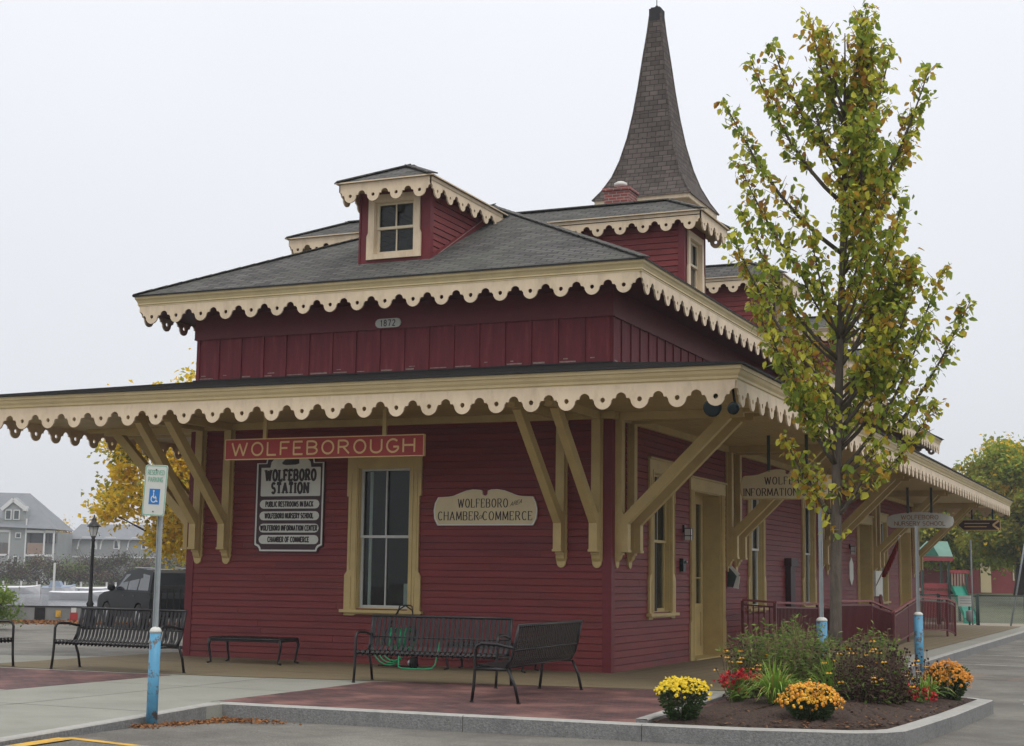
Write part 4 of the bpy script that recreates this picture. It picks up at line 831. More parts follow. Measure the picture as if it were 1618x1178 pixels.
mb=MB(); wc=[arc(-.005,.19,.035,.035,60,-250,12),[(-.012,.262),(-.008,.205),(.022,.203),(.035,.165),(.048,.165)]]
def stroke(mb,fr,pl_,hw,k):
    o,u,v,n=fr
    for i,(a,b) in enumerate(zip(pl_[:-1],pl_[1:])):
        a=V((a[0],a[1],0)); b=V((b[0],b[1],0)); d=(b-a).normalized(); r_=V((-d.y,d.x,0))*hw; kk=k+.0002*(i%9)
        mb.add([o+u*c.x+v*c.y+n*kk for c in (a-d*hw*.5-r_,b+d*hw*.5-r_,b+d*hw*.5+r_,a-d*hw*.5+r_)],[(0,1,2,3)])
for s_ in wc: stroke(mb,fr,s_,.006,.0065)
mb.prism([(-.012+.012*math.cos(rad(a)),.28+.012*math.sin(rad(a))) for a in range(0,360,45)],fr,.006,.0068); mb.build('wheelchair_symbol','signwhite',pl)
mb=MB(); mb.ball(o+v*.52-Y*.008,.008,6,4); mb.ball(o+v*.05-Y*.008,.008,6,4); mb.build('bolt','black',pl)
bollard((4.10,6.74,-.17),.98,2.72,'blue bollard with bare steel post standing alone at the parking lot edge')
bollard((3.53,.4,0),.98,2.95,'blue bollard with steel post just behind the tree trunk')
# ---------------------------------------------------------------- fittings on the building
t=empty('floodlight_pair',(2.8,-3.0,4.4),'dark twin floodlight under the canopy corner','floodlight')
for (x,z,r,tl) in ((2.68,4.16,.135,-.25),(2.99,4.14,.088,.1)):
    mb=MB(); d=V((.1+tl*.2,-1,-.35)).normalized(); c_=V((x,-2.90,z)); mb.tube([c_-d*.10,c_-d*.08,c_+d*.02,c_+d*.14],[r*.35,r*.6,r*.95,r],16); L_=mb.build('lamp_head','floodg',t)
    mb=MB(); mb.tube([c_+d*.141,c_+d*.145],[r*.9,r*.8],16); mb.build('lens','floodg',L_)
mb=MB(); mb.box(2.60,2.76,-2.95,-2.85,4.3,4.47); mb.tube([(2.68,-2.9,4.3),(2.68,-2.85,4.2)],.02,6); mb.tube([(2.95,-2.85,4.45),(2.99,-2.87,4.18)],.02,6); mb.box(2.6,3.05,-2.93,-2.87,4.42,4.455); mb.build('mounting_arm','black',t)
def wallamp(y,z,label):
    t=empty('wall_lantern',(.05,y,z),label,'wall lamp','small wall lanterns by the doors'); mb=MB(); mb.box(.02,.06,y-.05,y+.05,z+.05,z+.2); mb.box(.06,.2,y-.07,y+.07,z+.12,z+.135); mb.build('mount','black',t)
    mb=MB(); mb.box(.07,.19,y-.06,y+.06,z-.1,z+.12); mb.build('glass_shade','signwhite',t)
    mb=MB()
    for s in (-1,1):
        for x in (.065,.195): mb.box(x-.006,x+.006,y+s*.062-.006,y+s*.062+.006,z-.1,z+.12)
    mb.box(.06,.2,y-.07,y+.07,z-.02,z-.005); mb.build('cage','black',t)
wallamp(4.12,2.46,'small white caged wall lantern between first side window and first door'); wallamp(20.6,2.5,'pale wall lantern beside the second side door')
t=empty('card_reader',(.05,3.95,1.88),'small dark wall box with silver knob beside first side door','wall box'); mb=MB(); mb.box(.02,.10,3.87,4.03,1.75,2.0); mb.build('housing','floodg',t); mb=MB(); mb.ball((.12,4.0,1.93),.03,8,6); mb.build('knob','rim',t)
t=empty('brochure_box',(.1,7.4,1.6),'small dark box with pale bent edges on wall behind door','box'); mb=MB(); mb.prism([(.02,1.45),(.14,1.45),(.22,1.68),(.07,1.85),(.02,1.85)],(V((0,7.35,0)),X,Z,-Y),-.05,.05); mb.build('housing','greenpaint',t)
mb=MB(); mb.beam((.05,7.35,1.87),(.24,7.35,1.69),.11,.025,up=Y); mb.beam((.23,7.35,1.69),(.19,7.35,1.42),.11,.022,up=Y); mb.build('lid','signwhite',t)
t=empty('meter_box',(.05,12.8,1.5),'tall dark red meter cabinet on the side wall','cabinet'); mb=MB(); mb.box(.02,.20,12.46,13.2,1.95,2.15); mb.box(.02,.16,12.55,13.0,.3,1.95); mb.build('cabinet','signdark',t)
t=empty('notice_panel',(.3,24.5,1.6),'white notice panel standing by the far side door','notice'); mb=MB(); mb.box(.05,.12,24.2,25.4,1.15,1.95); mb.build('panel','signwhite',t)
t=empty('flag',(.5,23.5,2),'furled red flag on a slanting staff by the far side door','flag'); mb=MB(); mb.tube([(.03,24.4,1.35),(1.15,22.6,3.0)],.018,6); mb.ball((1.15,22.6,3.0),.035,6,5); mb.build('staff','whitepaint',t)
mb=MB(); a=V((.42,23.7,1.9)); b=V((1.08,22.7,2.9)); n_=9
for i in range(n_):
    f0,f1=i/n_,(i+1)/n_; w0=.10+.16*math.sin(f0*PI)+.03*math.sin(9*f0); w1=.10+.16*math.sin(f1*PI)+.03*math.sin(9*f1)
    p=a.lerp(b,f0); q=a.lerp(b,f1)
    for s in (-1,1):
        mb.quad(p,q,q+V((.02*s,-.05*s,-w1*1.5)),p+V((.02*s,.04*s,-w0*1.5)))
mb.build('cloth','flagred',t)
# ---------------------------------------------------------------- ramp railings
def railing(pts,label):
    t=empty('ramp_railing',pts[0][:2]+(0,),label,'railing','dark red ramp railings beside the station')
    mt=MB(); mb=MB(); bb=MB()
    for (x,y,zb,zt) in pts:
        mp=MB(); mp.box(x-.03,x+.03,y-.03,y+.03,min(zb,0)-.02,zt-.02); mp.build('post','railred',t)
    for a,b in zip(pts[:-1],pts[1:]):
        A=V(a[:2]);B=V(b[:2]); l=(B-A).length; n=max(2,int(l/.10))
        mt.beam((a[0],a[1],a[3]),(b[0],b[1],b[3]),.07,.045); bb.beam((a[0],a[1],a[2]+.08),(b[0],b[1],b[2]+.08),.04,.04); bb.beam((a[0],a[1],a[3]-.10),(b[0],b[1],b[3]-.10),.035,.035)
        for i in range(1,n):
            f=i/n; x=a[0]+(b[0]-a[0])*f; y=a[1]+(b[1]-a[1])*f; z0=a[2]+(b[2]-a[2])*f+.08; z1=a[3]+(b[3]-a[3])*f-.08; mb.box(x-.014,x+.014,y-.014,y+.014,z0,z1)
    mt.build('handrail','railtop',t); bb.build('rail','railred',t); mb.build('balusters','railred',t)
railing([(.35,7.3,.1,1.18),(1.05,7.3,.1,1.14),(1.25,10.5,.05,1.08),(1.25,13.0,.0,1.0)],'dark red ramp railing starting beside first side door')
railing([(1.5,11.2,.1,1.15),(1.75,14.4,.1,1.12),(2.0,16.6,.0,.82)],'dark red ramp railing behind the bush with a steep drop at its end')
railing([(1.5,17.6,.0,.85),(.95,20.3,.1,1.22)],'short dark red railing rising toward the second side door')
railing([(2.4,13.9,.0,.86),(2.15,17.6,.10,1.05),(1.95,20.6,.18,1.18)],'solid looking dark red railing left of the parking lot bollard')
railing([(1.95,20.7,.18,1.18),(2.5,22.6,.12,1.12),(2.65,23.2,0,1.0)],'dark red railing turning away behind the parking lot bollard')
# black railing at the left end of the building
t=empty('iron_railing',(-9.5,1,0),'black iron railing behind left building corner','railing'); mb=MB(); 
P0=(-9.05,.7); P1=(-10.05,.78)
for z in (1.30,.12): mb.beam((P0[0],P0[1],z),(P1[0],P1[1],z),.05,.06)
mb.build('rail','black',t); mb=MB()
for i in range(7):
    f=i/6; x=P0[0]+(P1[0]-P0[0])*f; y=P0[1]+(P1[1]-P0[1])*f; mb.box(x-.011,x+.011,y-.011,y+.011,.12,1.3)
mb.build('balusters','black',t)
for f in (0,1):
    mb=MB(); x=P0[0]+(P1[0]-P0[0])*f; y=P0[1]+(P1[1]-P0[1])*f; mb.box(x-.03,x+.03,y-.03,y+.03,-.1,1.38); mb.build('post','black',t)
struct(LM.build('yellow_parking_line','yellowpaint'))
# ---------------------------------------------------------------- foliage helpers
def leaf(mb,p,d,sz,wd,mi,fold=.25,droop=0):
    d=V(d)
    if d.length<1e-5: d=V((0,0,-1))
    d.normalize(); r=d.cross(V((random.uniform(-1,1),random.uniform(-1,1),random.uniform(-1,1))))
    if r.length<1e-4: r=d.orthogonal()
    r.normalize(); n=d.cross(r)
    m=p+d*sz*.5
    mb.add([p,m+r*wd*.5+n*wd*fold,p+d*sz,m-r*wd*.5+n*wd*fold],[(0,1,2),(0,2,3)],mi)
def rv(s=1.0): return V((random.gauss(0,s),random.gauss(0,s),random.gauss(0,s)))
def leaf2(mb,p,d,sz,wd,mi):
    d=V(d); d.normalize(); r=d.cross(V((random.gauss(0,.5),random.gauss(0,.5),1)))
    if r.length<1e-3: r=d.orthogonal()
    r.normalize(); n=r.cross(d); c=random.uniform(.05,.30)*sz; k=wd*.12
    a=p+d*sz*.08; m1=p+d*sz*.38-n*c*.25; m2=p+d*sz*.74-n*c*.6; t=p+d*sz*.98-n*c*1.1
    mb.add([a,m1-r*wd*.5+n*k,m1,m1+r*wd*.5+n*k,m2-r*wd*.36,m2-n*k*.4,m2+r*wd*.36,t],[(0,2,1),(0,3,2),(1,2,5,4),(2,3,6,5),(4,5,7),(5,6,7)],mi,True)
def crown(name,mats,wts,cc,rr,n,sz,parent,clumps=40,cr=.28,low=.0,flat=1.0,seed=1,drop=.4):
    random.seed(seed); mb=MB(); cc=V(cc); cl=[]
    while len(cl)<clumps:
        v=rv(1).normalized()*random.uniform(.35,1.0)**.6
        v=V((v.x*rr[0],v.y*rr[1],v.z*rr[2]))
        if v.z<-rr[2]*(1-low): continue
        cl.append((cc+v*.86,random.uniform(.6,1.25)*cr*max(rr)*.9,random.choices(range(len(mats)),wts)[0]))
    for i in range(n):
        c,r,m=random.choice(cl); v=rv(.5)*r
        v.z*=.7*flat
        mi=m if random.random()<.6 else random.choices(range(len(mats)),wts)[0]
        d=V((random.gauss(0,1),random.gauss(0,1),random.gauss(-drop,.6)))
        s_=sz*random.uniform(.6,1.3); leaf(mb,c+v,d,s_,s_*.62,mi)
    return mb.build(name,mats,parent),cl
def limbs(mb,base,cl,r0,top,n,seed=3,zf=.3):
    random.seed(seed); base=V(base)
    for c,r,m in random.sample(cl,min(n,len(cl))):
        z=base.z+(top-base.z)*random.uniform(zf,.9); z=min(z,c.z-.2); z=max(z,base.z+.3*(top-base.z)*.5)
        a=V((base.x,base.y,z)); b=c; m_=a.lerp(b,.5)+V((0,0,-.08*(b-a).length))+rv(.05)
        mb.tube([a,m_,b],[r0*.4,r0*.25,r0*.08],5,0)
def bgtree(name,label,base,top,cc,rr,n,sz,mats,wts,seed,group=None,clumps=40,cr=.28,r0=.18,bark='barkd',nl=14,**k):
    t=empty(name,base,label,'tree',group)
    ob,cl=crown('crown',mats,wts,cc,rr,n,sz,t,clumps,cr,seed=seed,**k)
    mb=MB(); b=V(base); mb.tube([b-V((0,0,.1)),b+V((.02,0,.5)),b.lerp(V((cc[0],cc[1],top)),.5),V((cc[0],cc[1],top))],[r0*1.3,r0,r0*.7,r0*.15],8); limbs(mb,base,cl,r0,top,nl,seed); mb.build('trunk',bark,t)
    return t
# ---------------------------------------------------------------- street tree in the planting bed
random.seed(5)
t=empty('street_tree',(4.45,-3.0,.05),'slender young street tree with green and orange leaves rising from the flower bed','tree')
F_=V((-.403,.915,0)); RT=V((.915,.403,0))
TP=[V((4.45,-2.97,.0)),V((4.46,-3.0,1.0)),V((4.50,-3.08,2.2)),V((4.55,-3.18,3.3)),V((4.63,-3.3,4.6)),V((4.72,-3.45,6.0)),V((4.80,-3.62,7.4)),V((4.88,-3.85,8.6)),V((4.92,-4.0,9.25))]
TR=[.105,.086,.078,.069,.056,.044,.03,.018,.007]
mb=MB(); mb.tube(TP,TR,10); mb.tube([TP[0]+V((0,0,-.05)),TP[0]+V((0,0,.12))],[.15,.10],10)
def tpt(z):
    for a,b in zip(TP[:-1],TP[1:]):
        if a.z<=z<=b.z: return a.lerp(b,(z-a.z)/(b.z-a.z))
    return TP[-1].copy()
tips=[((3.35,-4.62,8.30),6.2),((3.74,-4.54,8.92),6.9),((4.03,-4.44,9.14),7.4),((4.55,-4.2,9.65),8.0),((5.20,-3.9,9.65),8.0),((5.62,-3.72,9.21),7.2),((5.88,-3.55,8.62),6.4),((5.74,-3.54,8.07),5.9),((5.70,-3.40,7.06),5.0),((5.42,-3.4,6.22),4.6),((3.55,-4.42,7.50),5.4),((3.31,-4.35,6.32),4.2),((3.50,-4.33,6.72),4.7),((6.32,-2.9,5.48),3.0),((6.06,-3.08,5.96),3.4),((5.90,-2.88,4.10),2.6),((5.72,-3.2,5.2),3.1),((5.64,-3.23,5.74),3.7),((3.97,-3.82,4.74),3.2),((4.01,-3.64,3.60),2.5),((3.65,-4.1,5.5),3.7),((3.75,-4.0,5.0),3.4),((4.2,-3.4,3.2),2.4),((5.0,-3.1,3.5),2.5)]
L_=[]
for tp,z0 in tips:
    tp=V(tp)+F_*random.uniform(-.5,.5); L_.append((tpt(z0),tp,.034))
for i in range(44):
    z0=random.uniform(3.2,8.3); a=random.uniform(0,2*PI); rr=(1.25 if 3.0<z0<6.5 else .95)*random.uniform(.75,1.05)*(1-max(0,z0-6.2)*.22)
    h=random.uniform(.9,1.7); p=tpt(z0); q=p+RT*rr*math.cos(a)*.85+F_*rr*math.sin(a)+V((0,0,h)); q.z=min(q.z,9.7); L_.append((p,q,.024))
lb=MB(); lm=['lg','lg2','ly','lo','lo2']
def putleaves(p,up,sc,n):
    for _ in range(n):
        q=p+rv(.035); f=random.random()
        noise=math.sin(q.x*5.1+q.z*3.7)+math.sin(q.y*4.3-q.z*2.9+1.3)
        w_=[.40,.22,.28,.07,.03] if noise<.4 else [.20,.08,.42,.22,.08]
        mi=random.choices(range(5),w_)[0]
        if q.z<3.2 and random.random()<.6: mi=random.choice((2,3,3,2,0))
        d=V((random.gauss(0,.8),random.gauss(0,.8),random.gauss(-.6,.45)))
        s_=random.uniform(.07,.155)*sc; leaf2(lb,q,d,s_,s_*random.uniform(.55,.72),mi)
for p,q,r0 in L_:
    ln=(q-p).length; c1=p.lerp(q,.35)+V((q.x-p.x,q.y-p.y,0))*.22-V((0,0,.05*ln)); c2=p.lerp(q,.75)+V((q.x-p.x,q.y-p.y,0))*.08
    pts=[]
    for i in range(9):
        f=i/8; a=p.lerp(c1,f); b=c1.lerp(c2,f); c=c2.lerp(q,f); d=a.lerp(b,f); e=b.lerp(c,f); pts.append(d.lerp(e,f))
    mb.tube(pts,[r0*(1-.85*i/8) for i in range(9)],5)
    k=int(ln/.055)
    for i in range(k):
        f=.22+.78*(i+random.random())/k; x=f*8; j=min(int(x),7); pp=pts[j].lerp(pts[j+1],x-j)
        tw=(.30*(1-f)+.15)*random.uniform(.4,1.3)
        a=random.uniform(0,2*PI); d=(pts[min(j+1,8)]-pts[j]).normalized()+V((math.cos(a),math.sin(a),random.uniform(-.1,.5)))*1.1; d.normalize()
        e=pp+d*tw
        if tw>.12: mb.tube([pp,e],[.006,.003],3)
        for g in range(max(1,int(tw/.055))): putleaves(pp.lerp(e,(g+1)/max(1,int(tw/.055))),0,1,2 if random.random()<.38 else 1)
    putleaves(q,0,1.05,6)
for i in range(90): putleaves(tpt(random.uniform(8.2,9.5))+V((random.gauss(0,.16),random.gauss(0,.16),random.gauss(0,.05))),0,1,1)
for i in range(46):   # low orange sprig against the trunk
    putleaves(V((4.50,-3.2,2.25))+V((random.gauss(0,.10),random.gauss(0,.10),random.uniform(-.05,.9))),0,1.2,1)
mb.build('trunk','bark',t); lb.build('crown',lm,t)
# ---------------------------------------------------------------- plants of the bed
def bedz(x,y): return .10
def mum(x,y,r,h,label,petal,petal2,seed,lo=.46,cm=.2):
    random.seed(seed); t=empty('chrysanthemum',(x,y,0),label,'flower plant','rounded autumn chrysanthemums in the flower bed'); mb=MB(); c=V((x,y,.04))
    for i in range(1500):
        a=random.uniform(0,2*PI); f=random.random()**.5; z=random.random(); rr=r*(.45+.5*math.sin(min(1,z*1.1)*PI/2))*f
        if z>.7: rr*=math.sqrt(max(0,1-((z-.7)/.42)**2))
        p=c+V((rr*math.cos(a),rr*math.sin(a),z*h*.9)); leaf(mb,p,V((math.cos(a),math.sin(a),random.uniform(-.4,.9))),.05,.03,0,.2)
    for i in range(14):
        a=random.uniform(0,2*PI); mb.tube([c,c+V((r*.5*math.cos(a),r*.5*math.sin(a),h*.6))],.006,4,0)
    mb.build('foliage',['mumg'],t); mb=MB()
    for i in range(int(800*r/.35)):
        a=random.uniform(0,2*PI); ph=math.acos(random.uniform(cm,1)) if random.random()<.93 else rad(random.uniform(75,100))
        lob=1+.10*math.sin(3*a+seed)+.07*math.sin(5*a+2*seed)+.05*math.sin(9*ph+seed); p=c+V((r*lob*math.sin(ph)*math.cos(a),r*lob*math.sin(ph)*math.sin(a),h*lo+h*(1-lo)*lob*math.cos(ph)))+rv(.013)
        if math.sin(7*a+seed)*math.sin(11*ph)>.72: continue
        m=0 if random.random()<.6 else 1; s_=random.uniform(.017,.028)
        nrm=(p-c-V((0,0,h*.2))).normalized(); u=nrm.orthogonal().normalized(); v=nrm.cross(u)
        pts=[p+nrm*.012]+[p+(u*math.cos(k*PI/5)+v*math.sin(k*PI/5))*s_*(1 if k%2 else .72)-nrm*.008*(k%2) for k in range(10)]
        mb.add(pts,[(0,1+k,1+(k+1)%10) for k in range(10)],m); 
        if random.random()<.5: mb.ball(p+nrm*.012,s_*.4,5,3,m)
    mb.build('flower_heads',[petal,petal2],t)['kind']='stuff'
mum(3.74,-7.92,.29,.44,'bright yellow chrysanthemum in the near left corner of the flower bed','mumy','mumy',1,.66,.30)
mum(5.05,-7.30,.34,.40,'amber chrysanthemum nearest the curved kerb, in front of the trunk','mumo2','mumo',2)
mum(6.0,-3.2,.30,.48,'orange chrysanthemum at the far right tip of the flower bed','mumo','mumo',3)
def blades(x,y,n,h,sp,label,seed):
    random.seed(seed); t=tag(None or empty('daylily',(x,y,0),None,None),label,'grassy plant','daylily clumps in the flower bed'); mb=MB(); c=V((x,y,.06))
    for i in range(n):
        a=random.uniform(0,2*PI); l=h*random.uniform(.6,1.15); s_=sp*random.uniform(.2,1.1); d=V((math.cos(a),math.sin(a),0)); r=V((-d.y,d.x,0)); w_=random.uniform(.009,.017)
        mi=0 if random.random()<.78 else 1; pts=[]; b=c+rv(.03); b.z=.04
        for k in range(7):
            f=k/6; pts.append(b+d*s_*f**1.5+V((0,0,l*(f-.55*s_/sp*f*f*f*1.3))))
        for k in range(6):
            w0=w_*(1-(k/6)**2*.9); w1=w_*(1-((k+1)/6)**2*.95)
            mb.add([pts[k]-r*w0,pts[k]+r*w0,pts[k+1]+r*w1,pts[k+1]-r*w1],[(0,1,2,3)],mi)
    mb.build('leaves',['blade','bladey'],t)
blades(4.42,-6.35,230,.74,.62,'large fresh green daylily clump right of the red flowers',1)
blades(4.85,-5.2,170,.74,.60,'yellowing daylily clump just left of the tree trunk',2)
blades(5.83,-3.9,110,.46,.40,'small daylily clump beside the far orange chrysanthemum',3)
def redflower(x,y,n,r,h,label,seed):
    random.seed(seed); t=empty('geranium',(x,y,0),label,'flower plant','red flowers in the flower bed'); mb=MB(); fb=MB()
    for i in range(n):
        p=V((x+random.gauss(0,r),y+random.gauss(0,r),.12+random.uniform(.2,1)*h)); mb.tube([(x+random.gauss(0,.04),y,.04),p],.005,4)
        for k in range(6): leaf(mb,V((x,y,.06)).lerp(p,random.uniform(.3,.85)),V((random.gauss(0,1),random.gauss(0,1),.2)),.07,.055,0)
        fb=MB()
        for k in range(22):
            q=p+rv(.028); leaf(fb,q,rv(1)+V((0,0,.3)),.042,.038,0,.15)
        fb.build('flower_head','redp',t)
    mb.build('foliage',['bushg'],t)
redflower(3.85,-5.95,17,.15,.34,'cluster of red flowers left of the large daylily clump',1)
redflower(5.72,-4.45,12,.11,.16,'low red flowers near the right side of the flower bed',2)
def bush(x,y,rx,ry,h,n,label,mats,wts,seed,name='leafy_bush',sz=.065):
    random.seed(seed); t=empty(name,(x,y,0),label,'bush'); mb=MB(); sb=MB()
    for i in range(n):
        a=random.uniform(0,2*PI); f=random.random()**.5; bx=x+rx*f*math.cos(a)*.55; by=y+ry*f*math.sin(a)*.55
        l=h*random.uniform(.55,1.08)*(1-.35*f*f); tip=V((x+rx*f*math.cos(a)+random.gauss(0,.05),y+ry*f*math.sin(a)+random.gauss(0,.05),l)); b=V((bx,by,.03)); m=b.lerp(tip,.5)+rv(.02)
        sb.tube([b,m,tip],[.004,.003,.0015],3)
        for k in range(17):
            g=random.uniform(.12,1); p=b.lerp(m,g*2) if g<.5 else m.lerp(tip,g*2-1)
            s_=sz*random.uniform(.7,1.5); leaf(mb,p,V((random.gauss(0,1),random.gauss(0,1),random.uniform(-.2,.9))),s_,s_*.32,random.choices(range(len(mats)),wts)[0])
    mb.build('foliage',mats,t); sb.build('stems','bushb',t); return t
bush(4.05,-4.2,.85,.9,1.10,620,'tall bushy green perennial left of the tree trunk with pale seed tips',['bushg','bushl','bushb','mumg'],(.5,.22,.10,.2),1)
bush(5.0,-3.1,.45,.5,.98,230,'smaller green perennial right of and behind the tree trunk',['bushg','bushl','bushb','mumg'],(.45,.25,.10,.2),2)
def coneflowers(x,y,rx,ry,h,n,nl,label,yel,seed):
    random.seed(seed); t=empty('black_eyed_susan',(x,y,0),label,'flower plant','black eyed susans gone to seed'); st=MB(); hd=MB(); pt=MB()
    for i in range(n):
        a=random.uniform(0,2*PI); f=random.random()**.5; b=V((x+rx*f*.6*math.cos(a),y+ry*f*.6*math.sin(a),.04)); p=V((x+rx*f*math.cos(a),y+ry*f*math.sin(a),h*random.uniform(.45,1.05)*(1-.25*f)))
        m=b.lerp(p,.5)+rv(.02); st.tube([b,m,p],[.004,.0035,.003],3)
        for k in range(nl): g=random.uniform(.05,.75); s_=random.uniform(.04,.09); leaf(st,b.lerp(p,g)+rv(.01),V((random.gauss(0,1),random.gauss(0,1),random.uniform(-.8,.3))),s_,s_*.4,random.choice((0,0,0,1)))
        if n<100: hd=MB()
        hd.ball(p,.015,6,4)
        if random.random()<yel:
            for k in range(8): b_=2*PI*k/8; leaf(hd,p,V((math.cos(b_),math.sin(b_),-.35)),.045,.024,1,.1)
        if n<100: hd.build('seed_head',['seed','mumo2'],t)
    st.build('stems',['brownleaf','bushg'],t)
    if n>=100: hd.build('seed_heads',['seed','mumo2'],t)['kind']='stuff'
coneflowers(3.66,-5.0,.34,.55,.86,52,5,'sparse black eyed susans in front of the ramp, left of the green bush',.35,1)
coneflowers(5.27,-5.0,.62,.80,.92,360,16,'dense dark brown withered black eyed susans right of the tree trunk',.10,2)
coneflowers(5.72,-3.5,.30,.42,.70,46,4,'loose black eyed susans between the withered clump and far orange chrysanthemum',.3,3)
# small pale stems and litter
random.seed(9); mb=MB()
for i in range(1100):
    x=-1.78+abs(random.gauss(0,.42)); y=-8.80-abs(random.gauss(0,.16))
    if random.random()<.62: y=random.uniform(-10.9,-8.9); x=-1.82+(-8.8-y)*.09+.06+abs(random.gauss(0,.10))
    if x>.0: continue
    z=-.155 if y>-9.3 else -.155+max(0,(-y-9.2))*.05
    leaf(mb,V((x,y,z+random.uniform(0,.02))),V((random.gauss(0,1),random.gauss(0,1),random.uniform(-.1,.25))),random.uniform(.03,.06),.03,random.choice((0,0,1)),.3)
tag(mb.build('fallen_leaves',['litter','litter2']),'orange brown fallen leaves gathered along the kerb beside the blue bollard','leaf litter',kind='stuff')
mb=MB()
for i in range(5200):
    f=random.uniform(-1.0,9.5); d=abs(random.gauss(0,.75)); p=V((-29.5,15.7,-.165))+V((.915,.403,0))*f+V((.40,-.915,0))*d
    leaf(mb,p+V((0,0,random.uniform(0,.05))),V((random.gauss(0,1),random.gauss(0,1),.1)),.13,.09,random.choice((0,0,1)),.3)
tag(mb.build('fallen_leaves',['litter','litter2']),'strip of orange fallen leaves along the foot of the grey block wall','leaf litter',kind='stuff')
# ---------------------------------------------------------------- left background
def lamp_post(x,y):
    t=empty('street_lamp',(x,y,-.17),'dark cast iron lamp post with lantern head beside the parked car','street lamp')
    mb=MB(); mb.lathe([(.22,-.17),(.22,.0),(.17,.08),(.19,.14),(.13,.35),(.10,.55),(.12,.6),(.07,.7),(.055,1.2),(.05,2.5),(.07,2.56),(.05,2.6),(.09,2.68)],(x,y,0),12); mb.build('post','black',t)
    mb=MB(); mb.lathe([(.09,2.69),(.15,2.96)],(x,y,0),6,0,False); mb.build('lantern_glass','lens',t)
    mb=MB(); mb.lathe([(.21,2.96),(.2,2.99),(.10,3.10),(.07,3.12),(.08,3.18),(.03,3.24),(.02,3.33)],(x,y,0),8); 
    for k in range(6):
        a=PI/3*k; mb.tube([(x+.09*math.cos(a),y+.09*math.sin(a),2.69),(x+.155*math.cos(a),y+.155*math.sin(a),2.96)],.008,4)
    mb.build('lantern_roof','black',t)
lamp_post(-21.75,13.2)
RR=V((.9152,.4029,0)); FF=V((-.4029,.9152,0))
def near(px_off): pass
A=V((-28.05,16.7,0)); 
t=empty('block_wall',(-26,17.6,-.17),'low grey concrete block wall behind the leaf strip','wall'); fr=(A,RR,Z,-FF)
mb=MB(); mb.fbox(fr,0,8.5,-.2,.36,-.3,0); mb.fbox(fr,-.3,0,-.2,.30,-.3,0); mb.build('wall','conc2',t)
mb=MB(); mb.fbox(fr,.9,1.25,-.2,.34,0,.04); mb.build('dark_pier','black',t)
mb=MB(); mb.fbox(fr,1.62,1.80,.02,.24,0,.02); mb.build('yellow_sign','yellowpaint',t)
mb=MB(); mb.fbox(fr,2.15,2.32,.18,.34,0,.02,1); mb.fbox(fr,2.12,2.38,-.12,.18,0,.02,0); mb.build('red_white_sign',['signred','signwhite'],t)
mb=MB(); mb.fbox(fr,-.1,8.5,.365,.395,-.32,.03); mb.build('coping','black',t)
random.seed(4)
def boat(p,ang,l,lab,cover):
    t=empty('moored_boat',p,lab,'boat','small boats moored on the grey water'); c,s_=math.cos(ang),math.sin(ang); p=V(p)
    u=V((c,s_,0)); v=V((-s_,c,0)); P=lambda a,b,z:p+u*a+v*b+V((0,0,z))
    secs=[(-.5,.34,.42),(-.2,.42,.40),(.15,.40,.42),(.38,.24,.50),(.5,.02,.60)]; mb=MB(); vs=[]
    for a,w_,h in secs: vs+=[P(a*l,-w_*l*.42,h),P(a*l,-w_*l*.25,0),P(a*l,w_*l*.25,0),P(a*l,w_*l*.42,h)]
    n_=len(secs); fs=[(i*4+k,i*4+k+1,(i+1)*4+k+1,(i+1)*4+k) for i in range(n_-1) for k in range(3)]+[(0,3,2,1)]
    mb.add(vs,fs,0); mb.build('hull','boatw',t)
    mb=MB(); vs=[]
    for a,w_,h in secs: vs+=[P(a*l,-w_*l*.43,h+.01),P(a*l,0,h+(.22 if cover else .10)*(1-abs(a))+.03),P(a*l,w_*l*.43,h+.01)]
    mb.add(vs,[(i*3+k,(i+1)*3+k,(i+1)*3+k+1,i*3+k+1) for i in range(n_-1) for k in range(2)]+[(0,1,2)],0,True); mb.build('cover','boatb' if cover else 'boatw',t)
    if cover:
        mb=MB(); vs=[P(-.28*l,-.12*l,.5),P(.12*l,-.12*l,.5),P(.12*l,.12*l,.5),P(-.28*l,.12*l,.5),P(-.22*l,-.1*l,.95),P(.02*l,-.1*l,.95),P(.02*l,.1*l,.95),P(-.22*l,.1*l,.95)]
        mb.add(vs,[(0,1,5,4),(1,2,6,5),(2,3,7,6),(3,0,4,7),(4,5,6,7)]); mb.build('cabin','boatb',t)
for q_ in (((-72.3,67.1,-.13),.42,3.2,'low white boat moored nearest the left photo edge',0),((-69.6,68.4,-.13),.30,2.6,'small boat with blue grey cabin left of the lamp post',1),((-66.9,69.4,-.13),.5,3.0,'low white boat just right of the lamp post foot',0),((-58.5,47.0,-.13),.45,4.6,'longer pale boat close behind the block wall',0),((-52.5,50.4,-.13),.35,4.0,'pale boat behind the lamp post base and car front',0)): boat(*q_)
mb=MB()
for k in range(5):
    a=V((-62+1.2*k,52-4.5*k*0,-.1)); 
for (x0_,y0_,l_) in ((-66,45.5,9),(-55,53,7)):
    p=V((x0_,y0_,0)); mb.fbox((p,RR,Z,-FF),0,l_,-.15,.05,-.9,0)
    for k in range(4): mb.fbox((p,RR,Z,-FF),k*l_/3-.06,k*l_/3+.06,-.2,.45,.0,.12)
tag(mb.build('floating_dock','conc2'),'low grey floating dock among the moored boats','dock')
